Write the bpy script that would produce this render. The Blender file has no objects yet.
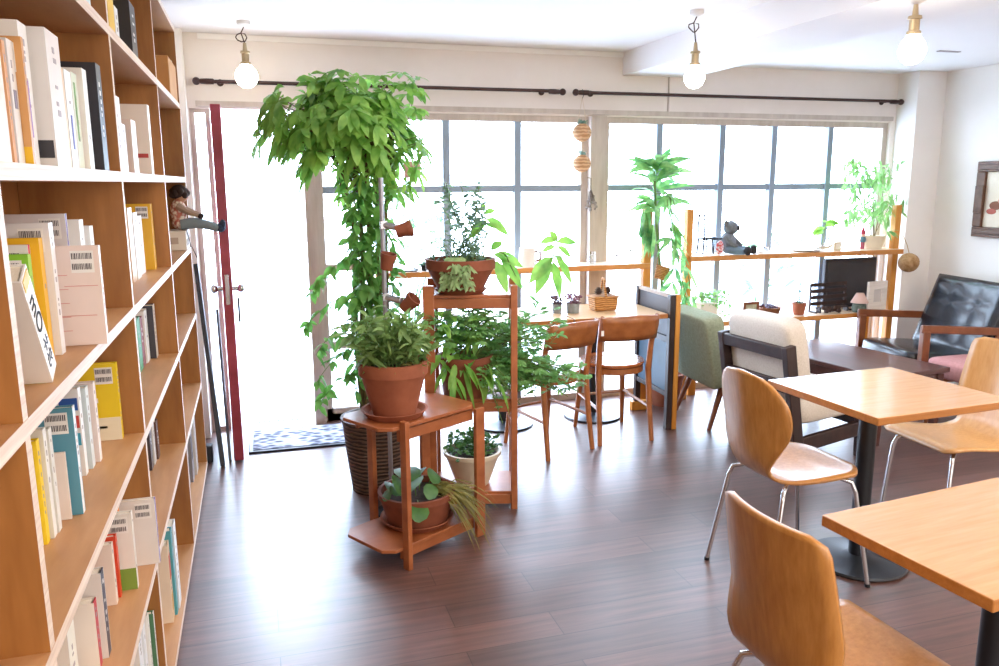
import bpy, math, random
from mathutils import Vector, Matrix, Euler
random.seed(7)
C = bpy.context.scene.collection
PI = math.pi
R = math.radians

# ------------------------------------------------------------------ materials
def hexc(h):
    h = h.lstrip('#')
    f = lambda v: v / 12.92 if v <= .04045 else ((v + .055) / 1.055) ** 2.4
    return tuple(f(int(h[i:i + 2], 16) / 255) for i in (0, 2, 4)) + (1,)

MATS = {}
def mat(key, c1, c2=None, rough=.5, metal=0, scale=(6, 6, 6), detail=4, spec=.5, bump=0, trans=0, coat=0, kind='noise', emit=0):
    if key in MATS: return MATS[key]
    m = bpy.data.materials.new(key); m.use_nodes = True
    nt = m.node_tree; N = nt.nodes; L = nt.links
    bs = N['Principled BSDF']; out = N['Material Output']
    a = hexc(c1) if isinstance(c1, str) else c1
    b = hexc(c2) if isinstance(c2, str) else (c2 or tuple(v * .86 for v in a[:3]) + (1,))
    tc = N.new('ShaderNodeTexCoord'); mp = N.new('ShaderNodeMapping'); mp.inputs['Scale'].default_value = scale
    L.new(tc.outputs['Object'], mp.inputs['Vector'])
    if kind == 'wicker':
        tx = N.new('ShaderNodeTexWave'); tx.wave_type = 'BANDS'; tx.bands_direction = 'Z'; tx.inputs['Scale'].default_value = 1; tx.inputs['Distortion'].default_value = 3; tx.inputs['Detail Scale'].default_value = 3
        f = tx.outputs['Fac']
    elif kind == 'voronoi':
        tx = N.new('ShaderNodeTexVoronoi'); tx.inputs['Scale'].default_value = 1; f = tx.outputs['Distance']
    else:
        tx = N.new('ShaderNodeTexNoise'); tx.inputs['Scale'].default_value = 1; tx.inputs['Detail'].default_value = detail; tx.inputs['Roughness'].default_value = .6
        f = tx.outputs['Fac']
    L.new(mp.outputs[0], tx.inputs['Vector'])
    rp = N.new('ShaderNodeValToRGB'); rp.color_ramp.elements[0].position = .3; rp.color_ramp.elements[1].position = .7
    rp.color_ramp.elements[0].color = b; rp.color_ramp.elements[1].color = a
    L.new(f, rp.inputs[0]); L.new(rp.outputs[0], bs.inputs['Base Color'])
    bs.inputs['Roughness'].default_value = rough; bs.inputs['Metallic'].default_value = metal
    bs.inputs['Specular IOR Level'].default_value = spec; bs.inputs['Coat Weight'].default_value = coat
    bs.inputs['Coat Roughness'].default_value = .15
    if bump:
        bp = N.new('ShaderNodeBump'); bp.inputs['Strength'].default_value = bump; bp.inputs['Distance'].default_value = .01
        L.new(f, bp.inputs['Height']); L.new(bp.outputs[0], bs.inputs['Normal'])
    if emit:
        L.new(rp.outputs[0], bs.inputs['Emission Color']); bs.inputs['Emission Strength'].default_value = emit
    if trans:
        tr = N.new('ShaderNodeBsdfTranslucent'); mx = N.new('ShaderNodeMixShader'); mx.inputs[0].default_value = trans
        L.new(rp.outputs[0], tr.inputs['Color']); L.new(bs.outputs[0], mx.inputs[1]); L.new(tr.outputs[0], mx.inputs[2])
        L.new(mx.outputs[0], out.inputs['Surface'])
    MATS[key] = m
    return m

def glass_mat(key, tint=(1, 1, 1, 1), refl=.06, rough=.02, frost=0):
    if key in MATS: return MATS[key]
    m = bpy.data.materials.new(key); m.use_nodes = True
    nt = m.node_tree; N = nt.nodes; L = nt.links
    N.remove(N['Principled BSDF']); out = N['Material Output']
    t = N.new('ShaderNodeBsdfTransparent'); t.inputs[0].default_value = tint
    g = N.new('ShaderNodeBsdfGlossy'); g.inputs['Roughness'].default_value = rough
    mx = N.new('ShaderNodeMixShader'); mx.inputs[0].default_value = refl
    L.new(t.outputs[0], mx.inputs[1]); L.new(g.outputs[0], mx.inputs[2])
    last = mx
    if frost:
        d = N.new('ShaderNodeBsdfTranslucent'); d.inputs[0].default_value = (.9, .94, 1, 1)
        m2 = N.new('ShaderNodeMixShader'); m2.inputs[0].default_value = frost
        L.new(mx.outputs[0], m2.inputs[1]); L.new(d.outputs[0], m2.inputs[2]); last = m2
    L.new(last.outputs[0], out.inputs['Surface'])
    MATS[key] = m
    return m

def plain(hexcol, rough=.6, **k):
    return mat('paint_' + hexcol.strip('#') + '_%d' % int(rough * 100), hexcol, None if 'c2' not in k else k.pop('c2'), rough, scale=(3, 3, 3), **k)

def floor_mat():
    m = bpy.data.materials.new('floor_planks'); m.use_nodes = True
    nt = m.node_tree; N = nt.nodes; L = nt.links; bs = N['Principled BSDF']
    tc = N.new('ShaderNodeTexCoord'); mp = N.new('ShaderNodeMapping')
    L.new(tc.outputs['Object'], mp.inputs['Vector'])
    br = N.new('ShaderNodeTexBrick'); br.inputs['Scale'].default_value = 1; br.inputs['Brick Width'].default_value = .92; br.inputs['Row Height'].default_value = .152
    br.inputs['Mortar Size'].default_value = .0016; br.inputs['Mortar Smooth'].default_value = .1; br.offset = .37; br.inputs['Bias'].default_value = 0
    br.inputs['Color1'].default_value = hexc('#6a4b43'); br.inputs['Color2'].default_value = hexc('#533a34'); br.inputs['Mortar'].default_value = hexc('#2c1c18')
    L.new(mp.outputs[0], br.inputs['Vector'])
    m2 = N.new('ShaderNodeMapping'); m2.inputs['Scale'].default_value = (2.2, 38, 1); L.new(tc.outputs['Object'], m2.inputs['Vector'])
    nz = N.new('ShaderNodeTexNoise'); nz.inputs['Scale'].default_value = 1; nz.inputs['Detail'].default_value = 6; nz.inputs['Roughness'].default_value = .65
    L.new(m2.outputs[0], nz.inputs['Vector'])
    rp = N.new('ShaderNodeValToRGB'); rp.color_ramp.elements[0].position = .32; rp.color_ramp.elements[0].color = (.5, .47, .46, 1); rp.color_ramp.elements[1].position = .68; rp.color_ramp.elements[1].color = (1.25, 1.2, 1.2, 1)
    L.new(nz.outputs['Fac'], rp.inputs[0])
    mx = N.new('ShaderNodeMixRGB'); mx.blend_type = 'MULTIPLY'; mx.inputs[0].default_value = 1
    L.new(br.outputs['Color'], mx.inputs[1]); L.new(rp.outputs[0], mx.inputs[2]); L.new(mx.outputs[0], bs.inputs['Base Color'])
    bs.inputs['Roughness'].default_value = .40; bs.inputs['Specular IOR Level'].default_value = .8; bs.inputs['Coat Weight'].default_value = .55; bs.inputs['Coat Roughness'].default_value = .3
    bp = N.new('ShaderNodeBump'); bp.inputs['Strength'].default_value = .12; bp.inputs['Distance'].default_value = .004
    L.new(nz.outputs['Fac'], bp.inputs['Height']); L.new(bp.outputs[0], bs.inputs['Normal'])
    return m

M = {}
M['wall'] = mat('wall_plaster', '#f4f0ec', '#eeeae5', .85, scale=(2, 2, 2))
M['wallfar'] = mat('header_plaster', '#ece4dd', '#e4dbd3', .85, scale=(2, 2, 2))
M['ceil'] = mat('ceiling_paint', '#f6f5f6', '#f1f0f2', .9, scale=(1, 1, 1))
M['ply'] = mat('shelf_plywood', '#ae773f', '#8a5829', .45, scale=(14, 14, 2.2), bump=.03)
M['plyh'] = mat('shelf_board_plywood', '#cc9c70', '#b27f52', .4, scale=(14, 2.2, 4), bump=.03)
M['plyedge'] = mat('plywood_edge', '#efdcca', '#cdb3a0', .5, scale=(30, 3, 120))
M['chairply'] = mat('chair_plywood', '#bf8748', '#a87034', .34, scale=(60, 60, 9), coat=.35)
M['chairply2'] = mat('chair_plywood_pale', '#cfa06a', '#c08e56', .34, scale=(60, 60, 9), coat=.3)
M['tabletop'] = mat('tabletop_beech', '#d2a274', '#c59262', .22, scale=(5, 60, 5), coat=.6)
M['tableedge'] = mat('tabletop_edge', '#b5783e', '#9e642e', .4, scale=(5, 60, 60))
M['stand'] = mat('stand_wood', '#ad673e', '#8f4f2c', .4, scale=(8, 8, 14), coat=.2)
M['bent'] = mat('bentwood', '#ab6838', '#8c5026', .38, scale=(14, 14, 14), coat=.3)
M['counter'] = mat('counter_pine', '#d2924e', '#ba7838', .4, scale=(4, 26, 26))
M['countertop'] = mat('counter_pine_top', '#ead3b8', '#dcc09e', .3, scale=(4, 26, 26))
M['post'] = mat('post_pine', '#dc9a45', '#c9822f', .45, scale=(20, 20, 3))
M['darkwood'] = mat('dark_wood', '#38231f', '#241614', .5, scale=(20, 20, 4), coat=.2)
M['coffee'] = mat('coffee_table_wood', '#5b3530', '#472722', .35, scale=(20, 3, 20), coat=.3)
M['midwood'] = mat('walnut_wood', '#8a4f2c', '#6d3a20', .4, scale=(12, 12, 12))
M['weather'] = mat('weathered_wood', '#c9beb4', '#b3a69b', .8, scale=(20, 20, 3))
M['mull'] = mat('window_metal', '#8c9cae', '#8090a2', .5, scale=(2, 2, 2))
M['rod'] = mat('iron_rod', '#4a3633', '#382826', .4, metal=.5)
M['terra'] = mat('terracotta', '#a25f42', '#8a4c34', .8, scale=(9, 9, 9), bump=.05)
M['terrad'] = mat('terracotta_dark', '#8a4c34', '#723c28', .75, scale=(9, 9, 9), bump=.05)
M['whitepot'] = mat('cream_ceramic', '#e9ddc9', '#dccdb4', .45)
M['soil'] = mat('soil', '#3a2a22', '#241913', .95, scale=(60, 60, 60), bump=.4)
M['trunk'] = mat('plant_stem', '#7a6a48', '#5f5238', .8, scale=(20, 20, 6))
M['stemg'] = mat('green_stem', '#6d8a44', '#55733a', .7)
M['wickd'] = mat('dark_wicker', '#77604f', '#43332a', .7, kind='wicker', scale=(6, 6, 16), bump=.6)
M['wick'] = mat('light_wicker', '#cf9a5c', '#a06a34', .7, kind='wicker', scale=(14, 14, 30), bump=.5)
M['fiber'] = mat('coconut_fiber', '#dcb48c', '#b98c64', .85, kind='wicker', scale=(9, 9, 14), bump=.5)
M['chrome'] = mat('chrome', '#d6d6da', '#c6c6cc', .16, metal=1)
M['blackmetal'] = mat('black_metal', '#20232a', '#181a20', .38, metal=.2)
M['disc'] = mat('table_disc', '#3c3f46', '#30333a', .35, metal=.5)
M['leather'] = mat('black_leather', '#131925', '#0b1019', .27, scale=(40, 40, 40), bump=.05, coat=.22)
M['green_fab'] = mat('green_fabric', '#a3aa90', '#8e957b', .9, scale=(70, 70, 70), bump=.15)
M['beige_fab'] = mat('beige_fabric', '#ddd4ca', '#cdc3b6', .95, scale=(120, 120, 120), bump=.2)
M['pink_fab'] = mat('pink_fabric', '#c58f8d', '#b57f7e', .9, scale=(60, 60, 60))
M['red'] = mat('red_door_paint', '#b04558', '#93303f', .4, scale=(3, 3, 9))
M['navy'] = mat('navy_board', '#2c323e', '#222731', .5)
M['brass'] = mat('brass_socket', '#c4b090', '#a08c6c', .35, metal=.8)
M['cord'] = mat('brown_cord', '#4a3230', '#38201e', .8)
M['glass'] = glass_mat('window_glass')
M['frost'] = glass_mat('frosted_glass', frost=.55)
M['clear'] = glass_mat('clear_glassware', (.95, .97, 1, 1), .18)
M['bulbglass'] = glass_mat('bulb_glass', (1, .97, .92, 1), .08)
M['page'] = mat('book_pages', '#f3ece0', '#e6dccb', .9, scale=(200, 200, 3))
M['ink'] = plain('#2a2a2e', .8)
M['sticker'] = plain('#f2efec', .7)
M['white'] = plain('#f2f0ee', .6)

def leafmat(key, c1, c2, trans=.45, rough=.45, sc=14):
    return mat(key, c1, c2, rough, scale=(sc, sc, sc), trans=trans, detail=2)
M['lf_sch'] = leafmat('schefflera_leaf', '#a6d268', '#63a044')
M['lf_vine'] = leafmat('vine_leaf', '#80b85a', '#4d8a40')
M['lf_spider'] = leafmat('spider_leaf', '#96b46c', '#5d8448')
M['lf_ger'] = leafmat('geranium_leaf', '#8fc074', '#629a58')
M['lf_big'] = leafmat('broad_leaf', '#97c65a', '#5b9a3e')
M['lf_dra'] = leafmat('dracaena_leaf', '#a4d080', '#4c9458', sc=18)
M['lf_dry'] = leafmat('dry_grass_leaf', '#a39a58', '#7c7a3c')
M['lf_fern'] = leafmat('fern_leaf', '#a9c48a', '#86a66e')
M['lf_pale'] = leafmat('pale_leaf', '#a8cf86', '#7fb06c')
M['lf_out'] = leafmat('outdoor_leaf', '#6a9a62', '#4a7e4c', .3)
M['lf_blue'] = leafmat('succulent_leaf', '#7fa08c', '#567a66', .2)
M['lf_dark'] = leafmat('dark_leaf', '#5c8a48', '#33602f', .3)

# ------------------------------------------------------------------ mesh builder
class MB:
    def __init__(s): s.v = []; s.f = []; s.m = []
    def add(s, vs, fs, mi=0):
        o = len(s.v); s.v += [tuple(v) for v in vs]; s.f += [tuple(i + o for i in f) for f in fs]; s.m += [mi] * len(fs); return s
    def box(s, c, d, rot=None, mi=0, taper=None):
        x, y, z = (q / 2 for q in d); vs = []
        for sz in (-1, 1):
            k = taper if (taper and sz < 0) else 1
            for sx, sy in ((-1, -1), (1, -1), (1, 1), (-1, 1)): vs.append(Vector((sx * x * k, sy * y * k, sz * z)))
        if rot is not None:
            rm = rot if isinstance(rot, Matrix) else Euler(rot).to_matrix()
            vs = [rm @ v for v in vs]
        c = Vector(c)
        return s.add([v + c for v in vs], [(3, 2, 1, 0), (4, 5, 6, 7), (0, 1, 5, 4), (1, 2, 6, 5), (2, 3, 7, 6), (3, 0, 4, 7)], mi)
    def bar(s, a, b, w, t, mi=0, up=(0, 0, 1)):
        """box from a to b; w across, t thick"""
        a = Vector(a); b = Vector(b); d = b - a; z = d.normalized(); u = Vector(up)
        x = u.cross(z)
        if x.length < 1e-3: x = Vector((0, 1, 0)).cross(z)
        x.normalize(); y = z.cross(x)
        return s.box((a + b) / 2, (w, t, d.length), Matrix((x, y, z)).transposed(), mi)
    def tube(s, pts, r, n=8, mi=0, cap=True):
        pts = [Vector(p) for p in pts]; k = len(pts); rs = r if isinstance(r, (list, tuple)) else [r] * k
        vs = []; fs = []; px = None
        for i, p in enumerate(pts):
            t = (pts[min(i + 1, k - 1)] - pts[max(i - 1, 0)]).normalized()
            if px is None:
                px = t.orthogonal().normalized()
            px = (px - t * px.dot(t))
            px = px.normalized() if px.length > 1e-5 else t.orthogonal().normalized()
            py = t.cross(px)
            for j in range(n):
                a = 2 * PI * j / n; vs.append(p + (px * math.cos(a) + py * math.sin(a)) * rs[i])
        for i in range(k - 1):
            for j in range(n):
                q = (j + 1) % n; fs.append((i * n + j, i * n + q, (i + 1) * n + q, (i + 1) * n + j))
        if cap: fs += [tuple(reversed(range(n))), tuple(range((k - 1) * n, k * n))]
        return s.add(vs, fs, mi)
    def lathe(s, prof, c=(0, 0, 0), n=28, mi=0, rot=None):
        vs = []; fs = []; k = len(prof); c = Vector(c)
        rm = Euler(rot).to_matrix() if rot else None
        for r, z in prof:
            for j in range(n):
                a = 2 * PI * j / n; v = Vector((r * math.cos(a), r * math.sin(a), z))
                vs.append((rm @ v if rm else v) + c)
        for i in range(k - 1):
            for j in range(n):
                q = (j + 1) % n; fs.append((i * n + j, i * n + q, (i + 1) * n + q, (i + 1) * n + j))
        fs += [tuple(reversed(range(n))), tuple(range((k - 1) * n, k * n))]
        return s.add(vs, fs, mi)
    def ball(s, c, r, n=14, mi=0, rot=None):
        r = r if isinstance(r, (tuple, list)) else (r, r, r); c = Vector(c); vs = []; fs = []
        rm = Euler(rot).to_matrix() if rot else None; k = n // 2 + 1
        for i in range(k + 1):
            t = PI * (i + .02 * (i == 0) - .02 * (i == k)) / k
            for j in range(n):
                a = 2 * PI * j / n; v = Vector((r[0] * math.sin(t) * math.cos(a), r[1] * math.sin(t) * math.sin(a), r[2] * math.cos(t)))
                vs.append((rm @ v if rm else v) + c)
        for i in range(k):
            for j in range(n):
                q = (j + 1) % n; fs.append((i * n + q, i * n + j, (i + 1) * n + j, (i + 1) * n + q))
        return s.add(vs, fs, mi)
    def prism(s, poly, z0, z1, mi=0):
        n = len(poly); vs = [(x, y, z0) for x, y in poly] + [(x, y, z1) for x, y in poly]
        fs = [tuple(reversed(range(n))), tuple(range(n, 2 * n))] + [(i, (i + 1) % n, n + (i + 1) % n, n + i) for i in range(n)]
        return s.add(vs, fs, mi)
    def grid(s, rows, mi=0):
        k = len(rows[0]); vs = [p for r in rows for p in r]
        fs = [(i * k + j, i * k + j + 1, (i + 1) * k + j + 1, (i + 1) * k + j) for i in range(len(rows) - 1) for j in range(k - 1)]
        return s.add(vs, fs, mi)
    def leaf(s, p, d, L, W, droop=.4, fold=.25, mi=0, up=None, pts=((0, .12), (.25, .8), (.55, 1), (.8, .62), (1, .03))):
        p = Vector(p); d = Vector(d).normalized(); u = Vector(up) if up else Vector((random.uniform(-.8, .8), random.uniform(-1.1, .4), .75))
        x = d.cross(u)
        if x.length < .05: x = d.cross(Vector((1, 0, 0)))
        x.normalize(); nrm = x.cross(d).normalized()
        vs = []
        for t, w in pts:
            c = p + d * (L * t) - Vector((0, 0, 1)) * (droop * L * t * t)
            e = x * (W * .5 * w); lift = nrm * (fold * W * .5 * w)
            vs += [c - e + lift, c, c + e + lift]
        fs = []
        for i in range(len(pts) - 1):
            a = i * 3; fs += [(a, a + 1, a + 4, a + 3), (a + 1, a + 2, a + 5, a + 4)]
        return s.add(vs, fs, mi)
    def build(s, name, mats, parent=None, bevel=0, smooth=True, solid=0, ang=38, sub=0, loc=None, recalc=True, bevseg=2):
        me = bpy.data.meshes.new(name); me.from_pydata(s.v, [], s.f)
        for m in (mats if isinstance(mats, (list, tuple)) else [mats]): me.materials.append(m)
        me.polygons.foreach_set('material_index', s.m)
        if recalc:
            import bmesh
            bm = bmesh.new(); bm.from_mesh(me); bmesh.ops.recalc_face_normals(bm, faces=bm.faces); bm.to_mesh(me); bm.free()
        if smooth:
            me.shade_smooth(); me.set_sharp_from_angle(angle=R(ang))
        me.update()
        o = bpy.data.objects.new(name, me); C.objects.link(o)
        if parent: o.parent = parent
        if loc: o.location = loc
        if solid:
            md = o.modifiers.new('solid', 'SOLIDIFY'); md.thickness = solid; md.offset = 0
        if bevel:
            md = o.modifiers.new('bevel', 'BEVEL'); md.width = bevel; md.segments = bevseg; md.limit_method = 'ANGLE'; md.angle_limit = R(40)
        if sub:
            md = o.modifiers.new('sub', 'SUBSURF'); md.levels = sub; md.render_levels = sub
        return o

def thing(name, label, cat, loc=(0, 0, 0), rz=0, group=None):
    o = bpy.data.objects.new(name, None); C.objects.link(o); o.empty_display_size = .1
    o.location = loc; o.rotation_euler = (0, 0, rz); o['label'] = label; o['category'] = cat
    if group: o['group'] = group
    return o
def tag(o, label, cat, group=None):
    o['label'] = label; o['category'] = cat
    if group: o['group'] = group
    return o
def struct(o):
    o['kind'] = 'structure'; return o
def clone(root, loc, rz, label, group=None):
    r = root.copy(); C.objects.link(r); r.location = loc; r.rotation_euler = (0, 0, rz); r['label'] = label
    if group: r['group'] = group
    for ch in list(root.children):
        c = ch.copy(); C.objects.link(c); c.parent = r
        for g in list(ch.children):
            q = g.copy(); C.objects.link(q); q.parent = c
    return r

# ------------------------------------------------------------------ camera
cam = bpy.data.cameras.new('camera'); co = bpy.data.objects.new('camera', cam); C.objects.link(co)
f_, pit, yaw, rol = 796.5, .18752, .29645, -.00467
cam.sensor_width = 36; cam.lens = f_ / 999 * 36; cam.clip_start = .02
fw = Vector((math.sin(yaw) * math.cos(pit), math.cos(yaw) * math.cos(pit), -math.sin(pit)))
rt = Vector((math.cos(yaw), -math.sin(yaw), 0)); dn = fw.cross(rt)
r2 = rt * math.cos(rol) - dn * math.sin(rol); d2 = rt * math.sin(rol) + dn * math.cos(rol)
co.matrix_world = Matrix.Translation((0, 0, 1.5)) @ Matrix((r2, -d2, -fw)).transposed().to_4x4()
bpy.context.scene.camera = co

# ------------------------------------------------------------------ room shell
YW = 4.99; CE = 2.33
XL, XR, YB = -.55, 4.867, -2.6
struct(MB().box(((XL + XR) / 2, (YB + YW + .06) / 2, -.05), (XR - XL + .2, YW - YB + .16, .1)).build('floor', floor_mat(), smooth=False))
struct(MB().box((XL - .05, (YB + YW) / 2, 1.2), (.1, YW - YB + .1, 2.5)).build('wall_left', M['wall'], smooth=False))
struct(MB().box((XR + .05, (YB + YW) / 2, 1.2), (.1, YW - YB + .3, 2.5)).build('wall_right', M['wall'], smooth=False))
struct(MB().box(((XL + XR) / 2, YB - .05, 1.2), (XR - XL, .1, 2.5)).build('wall_back', M['wall'], smooth=False))
w = MB()
w.box(((XL + XR) / 2, YW + .06, 2.16), (XR - XL, .12, .48))
w.box(((XL - .315) / 2, YW + .06, .96), (.235, .12, 1.92))
w.box((4.72, YW + .06, .96), (.29, .12, 1.92))
struct(w.build('wall_far', M['wallfar'], smooth=False))
struct(MB().box((4.742, 4.895, 1.165), (.25, .19, 2.33)).build('wall_pillar', M['wall'], smooth=False))
struct(MB().box((-.435, 4.93, 1.165), (.23, .1, 2.33)).build('wall_return', M['wall'], smooth=False))
struct(MB().box(((XL + XR) / 2, (YB + YW) / 2, CE + .05), (XR - XL + .2, YW - YB + .3, .1)).build('ceiling', M['ceil'], smooth=False))
struct(MB().box((2.63, (YB + YW) / 2, 2.26), (.5, YW - YB, .15)).build('ceiling_beam', M['ceil'], smooth=False))
struct(MB().box((3.874, (YB + YW) / 2, 2.30), (1.985, YW - YB, .065)).build('ceiling_soffit', M['ceil'], smooth=False))
struct(MB().box((1.07, YW - .006, 2.312), (2.62, .012, .03)).build('trim_1', M['wall'], smooth=False))
struct(MB().box((2.15, YW - .012, 1.945), (4.85, .024, .03)).build('trim_2', M['weather'], smooth=False))
struct(MB().box((2.72, YW - .006, 2.08), (.008, .01, .24)).build('trim_3', M['weather'], smooth=False))

# windows
def window(name, x0, x1, vs, hs, zb, zt, pane='glass', fm='mull', fw_=.045, verts=.045):
    o = MB()
    o.box(((x0 + x1) / 2, YW + .05, zb + fw_ / 2), (x1 - x0, .05, fw_))
    o.box(((x0 + x1) / 2, YW + .05, zt - fw_ / 2), (x1 - x0, .05, fw_))
    for x in (x0 + fw_ / 2, x1 - fw_ / 2): o.box((x, YW + .05, (zb + zt) / 2), (fw_, .05, zt - zb - 2 * fw_))
    o.m = [1] * len(o.f)
    for x in vs: o.box((x, YW + .045, (zb + zt) / 2), (verts, .05, zt - zb - 2 * fw_))
    for z in hs: o.box(((x0 + x1) / 2, YW + .05, z), (x1 - x0 - 2 * fw_, .04, .042))
    ob = struct(o.build(name, [M[fm], M['weather']], smooth=False))
    g = MB().box(((x0 + x1) / 2, YW + .06, (zb + zt) / 2), (x1 - x0 - fw_, .006, zt - zb - fw_))
    g.build('glass_pane', M[pane], ob, smooth=False)
    return ob
window('window_1', .37, 2.15, (.75, 1.186, 1.661), (1.456,), .0, 1.925)
window('window_2', 2.26, 4.575, (2.679, 3.169, 3.592, 4.069), (1.456,), .0, 1.925)
window('window_3', -.315, -.205, (), (), .0, 1.925, fw_=.026)
struct(MB().box((2.205, YW + .02, .96), (.11, .1, 1.92)).build('trim_4', M['weather'], smooth=False))
struct(MB().box((.335, YW + .01, .96), (.065, .09, 1.92)).build('trim_5', M['weather'], smooth=False))
dr = struct(MB().box((.56, YW + .045, .98), (.36, .03, .04)).box((.56, YW + .045, .489), (.36, .03, .045)).box((.56, YW + .045, .04), (.36, .04, .08)).build('trim_6', M['weather'], smooth=False))
struct(MB().box((.56, YW + .052, .27), (.34, .004, .4)).build('window_4', M['frost'], smooth=False))

# door leaf standing open towards the room
d = MB()
DX, DY0, DY1, DT = -.152, 4.39, 4.97, .036
tilt = -.02 / .6
d.box((DX, DY0 + .045, .95), (DT + .014, .09, 1.885)); d.box((DX - .01, DY1 - .04, .95), (DT, .08, 1.885))
d.box((DX - .005, (DY0 + DY1) / 2, 1.84), (DT, .42, .1)); d.box((DX - .005, (DY0 + DY1) / 2, .16), (DT, .42, .3))
d.box((DX - .005, (DY0 + DY1) / 2, .95), (DT, .42, .08))
door = struct(d.build('door_1', M['red'], bevel=.004))
MB().box((DX - .005, 4.68, 1.37), (.006, .42, .82)).box((DX - .005, 4.68, .6), (.006, .42, .62)).build('glass_pane', M['glass'], door, smooth=False)
h = MB()
for s in (-1, 1):
    h.tube([(DX + s * .02, DY0 + .05, .95), (DX + s * .055, DY0 + .05, .95)], .012, 10)
    h.ball((DX + s * .068, DY0 + .05, .95), (.02, .024, .024))
h.build('handle', M['chrome'], door)
MB().box((DX, DY0 - .003, .95), (.02, .006, .16)).build('lock_plate', M['chrome'], door, bevel=.002)
MB().box((DX + .05, DY0 + .06, .83), (.012, .012, .13)).tube([(DX + .05, DY0 + .06, .89), (DX + .05, DY0 + .05, .95)], .003, 6).build('hanging_tag', M['navy'], door, bevel=.003)

# leaning boards and the small box by the door
t = thing('leaning_board', 'dark navy board leaning beside the red door, taller of the two', 'board', (-.255, 4.345, 0))
MB().bar((0.02, 0, .004), (-.06, .3, 1.06), .09, .022, up=(1, 0, 0)).build('board_panel', M['navy'], t, bevel=.003)
t = thing('leaning_board', 'slim grey-blue board leaning behind the dark navy board by the door', 'board', (-.20, 4.42, 0))
MB().bar((0.0, 0, .004), (-.025, .28, .8), .05, .014, up=(1, 0, 0)).build('board_panel', plain('#6c7484', .5), t, bevel=.002)
tag(MB().box((-.315, 4.45, .048), (.055, .06, .096)).build('floor_box', M['navy'], bevel=.006), 'small dark box on the floor at the end of the bookshelf', 'box')

# door mat
m = MB().box((0, 0, .006), (.86, .42, .012)).build('mat_base', M['navy'], None, bevel=.004)
matt = thing('door_mat', 'patterned blue grey door mat lying inside the open door', 'mat', (.33, 4.705, 0), R(-1))
m.parent = matt
mm = mat('mat_pattern', '#a9acba', '#3c3f50', .95, kind='voronoi', scale=(17, 26, 10))
MB().box((0, 0, .013), (.81, .37, .005)).build('patterned_field', mm, matt, smooth=False)

# curtain rods
def rod(x0, x1, label, y=4.93, z0=2.062, z1=2.066, fin=(1, 1)):
    t = thing('curtain_rod', label, 'curtain rod', (x0, y, z0))
    Lr = x1 - x0
    MB().tube([(0, 0, 0), (Lr, 0, z1 - z0)], .011, 10).build('rod', M['rod'], t)
    for k, x in enumerate((0, Lr)):
        s = -1 if k == 0 else 1
        p = MB()
        if fin[k]:
            p.ball((x + s * .035, 0, 0), .022)
        p.tube([(x - s * .06, 0, 0), (x - s * .055, 0, 0), (x - s * .02, 0, 0), (x + s * .01, 0, 0), (x + s * .02, 0, 0)], [.011, .016, .017, .015, .012], 10)
        p.build('finial', M['rod'], t)
        MB().tube([(x - s * .09, 0, 0), (x - s * .09, .058, 0)], .007, 8).lathe([(.0, 0), (.02, .0), (.02, .006), (0, .006)], (x - s * .09, .058, 0), 12, rot=(R(90), 0, 0)).build('bracket', M['rod'], t)
rod(-.225, 1.90, 'brown iron curtain rod above the open door and left window')
rod(2.06, 4.56, 'brown iron curtain rod above the right window half')

# ------------------------------------------------------------------ outside
struct(MB().box((2.2, 9.5, -.08), (16, 8.8, .1)).build('ground', mat('pavement', '#d9dbe0', '#cdd0d6', .9), smooth=False))
g = MB()
for i in range(26): g.box((-.28 + i * .03, 5.33, -.024), (.012, .26, .012))
tag(g.build('drain_grate', plain('#8d929c', .6), smooth=False), 'pale drain grating set in the pavement outside the open door', 'drain grate')

# ------------------------------------------------------------------ bookshelf
SX, SB = -.305, -.535
ZB = [.074 - .024, .475, .835, 1.167, 1.505, 1.85, 2.2]
YD = [.12, 1.16, 2.2, 3.24, 4.24]
TH = .024
shelf = thing('bookshelf', 'tall open plywood bookshelf running along the wall, filled with books', 'bookshelf', (SX, 2.2, 0))
def L_(p): return (p[0] - SX, p[1] - 2.2, p[2])
def edgebox(c, dd, base):
    o = MB().box(L_(c), dd); o.m = [1 if i == 3 else 0 for i in range(6)]
    return o
for z in ZB:
    o = edgebox(((SX + SB) / 2, (YD[0] + YD[-1]) / 2, z + TH / 2), (SX - SB, YD[-1] - YD[0] + .024, TH), 0)
    o.build('shelf_board', [M['plyh'], M['plyedge']], shelf, smooth=False)
edgebox(((SX + SB) / 2 - .01, (YD[0] + YD[-1]) / 2, .025), (SX - SB - .02, YD[-1] - YD[0], .05), 0).build('plinth', [M['ply'], M['plyedge']], shelf, smooth=False)
for yv in YD:
    for a, b in zip(ZB[:-1], ZB[1:]):
        o = edgebox(((SX + SB) / 2, yv, (a + TH + b) / 2), (SX - SB - .001, TH, b - a - TH), 0)
        o.build('upright', [M['ply'], M['plyedge']], shelf, smooth=False)
MB().box(L_((SB - .006, (YD[0] + YD[-1]) / 2, (ZB[-1] + .05) / 2)), (.01, YD[-1] - YD[0] + .02, ZB[-1] - .05)).build('back_panel', M['ply'], shelf, smooth=False)

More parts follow.
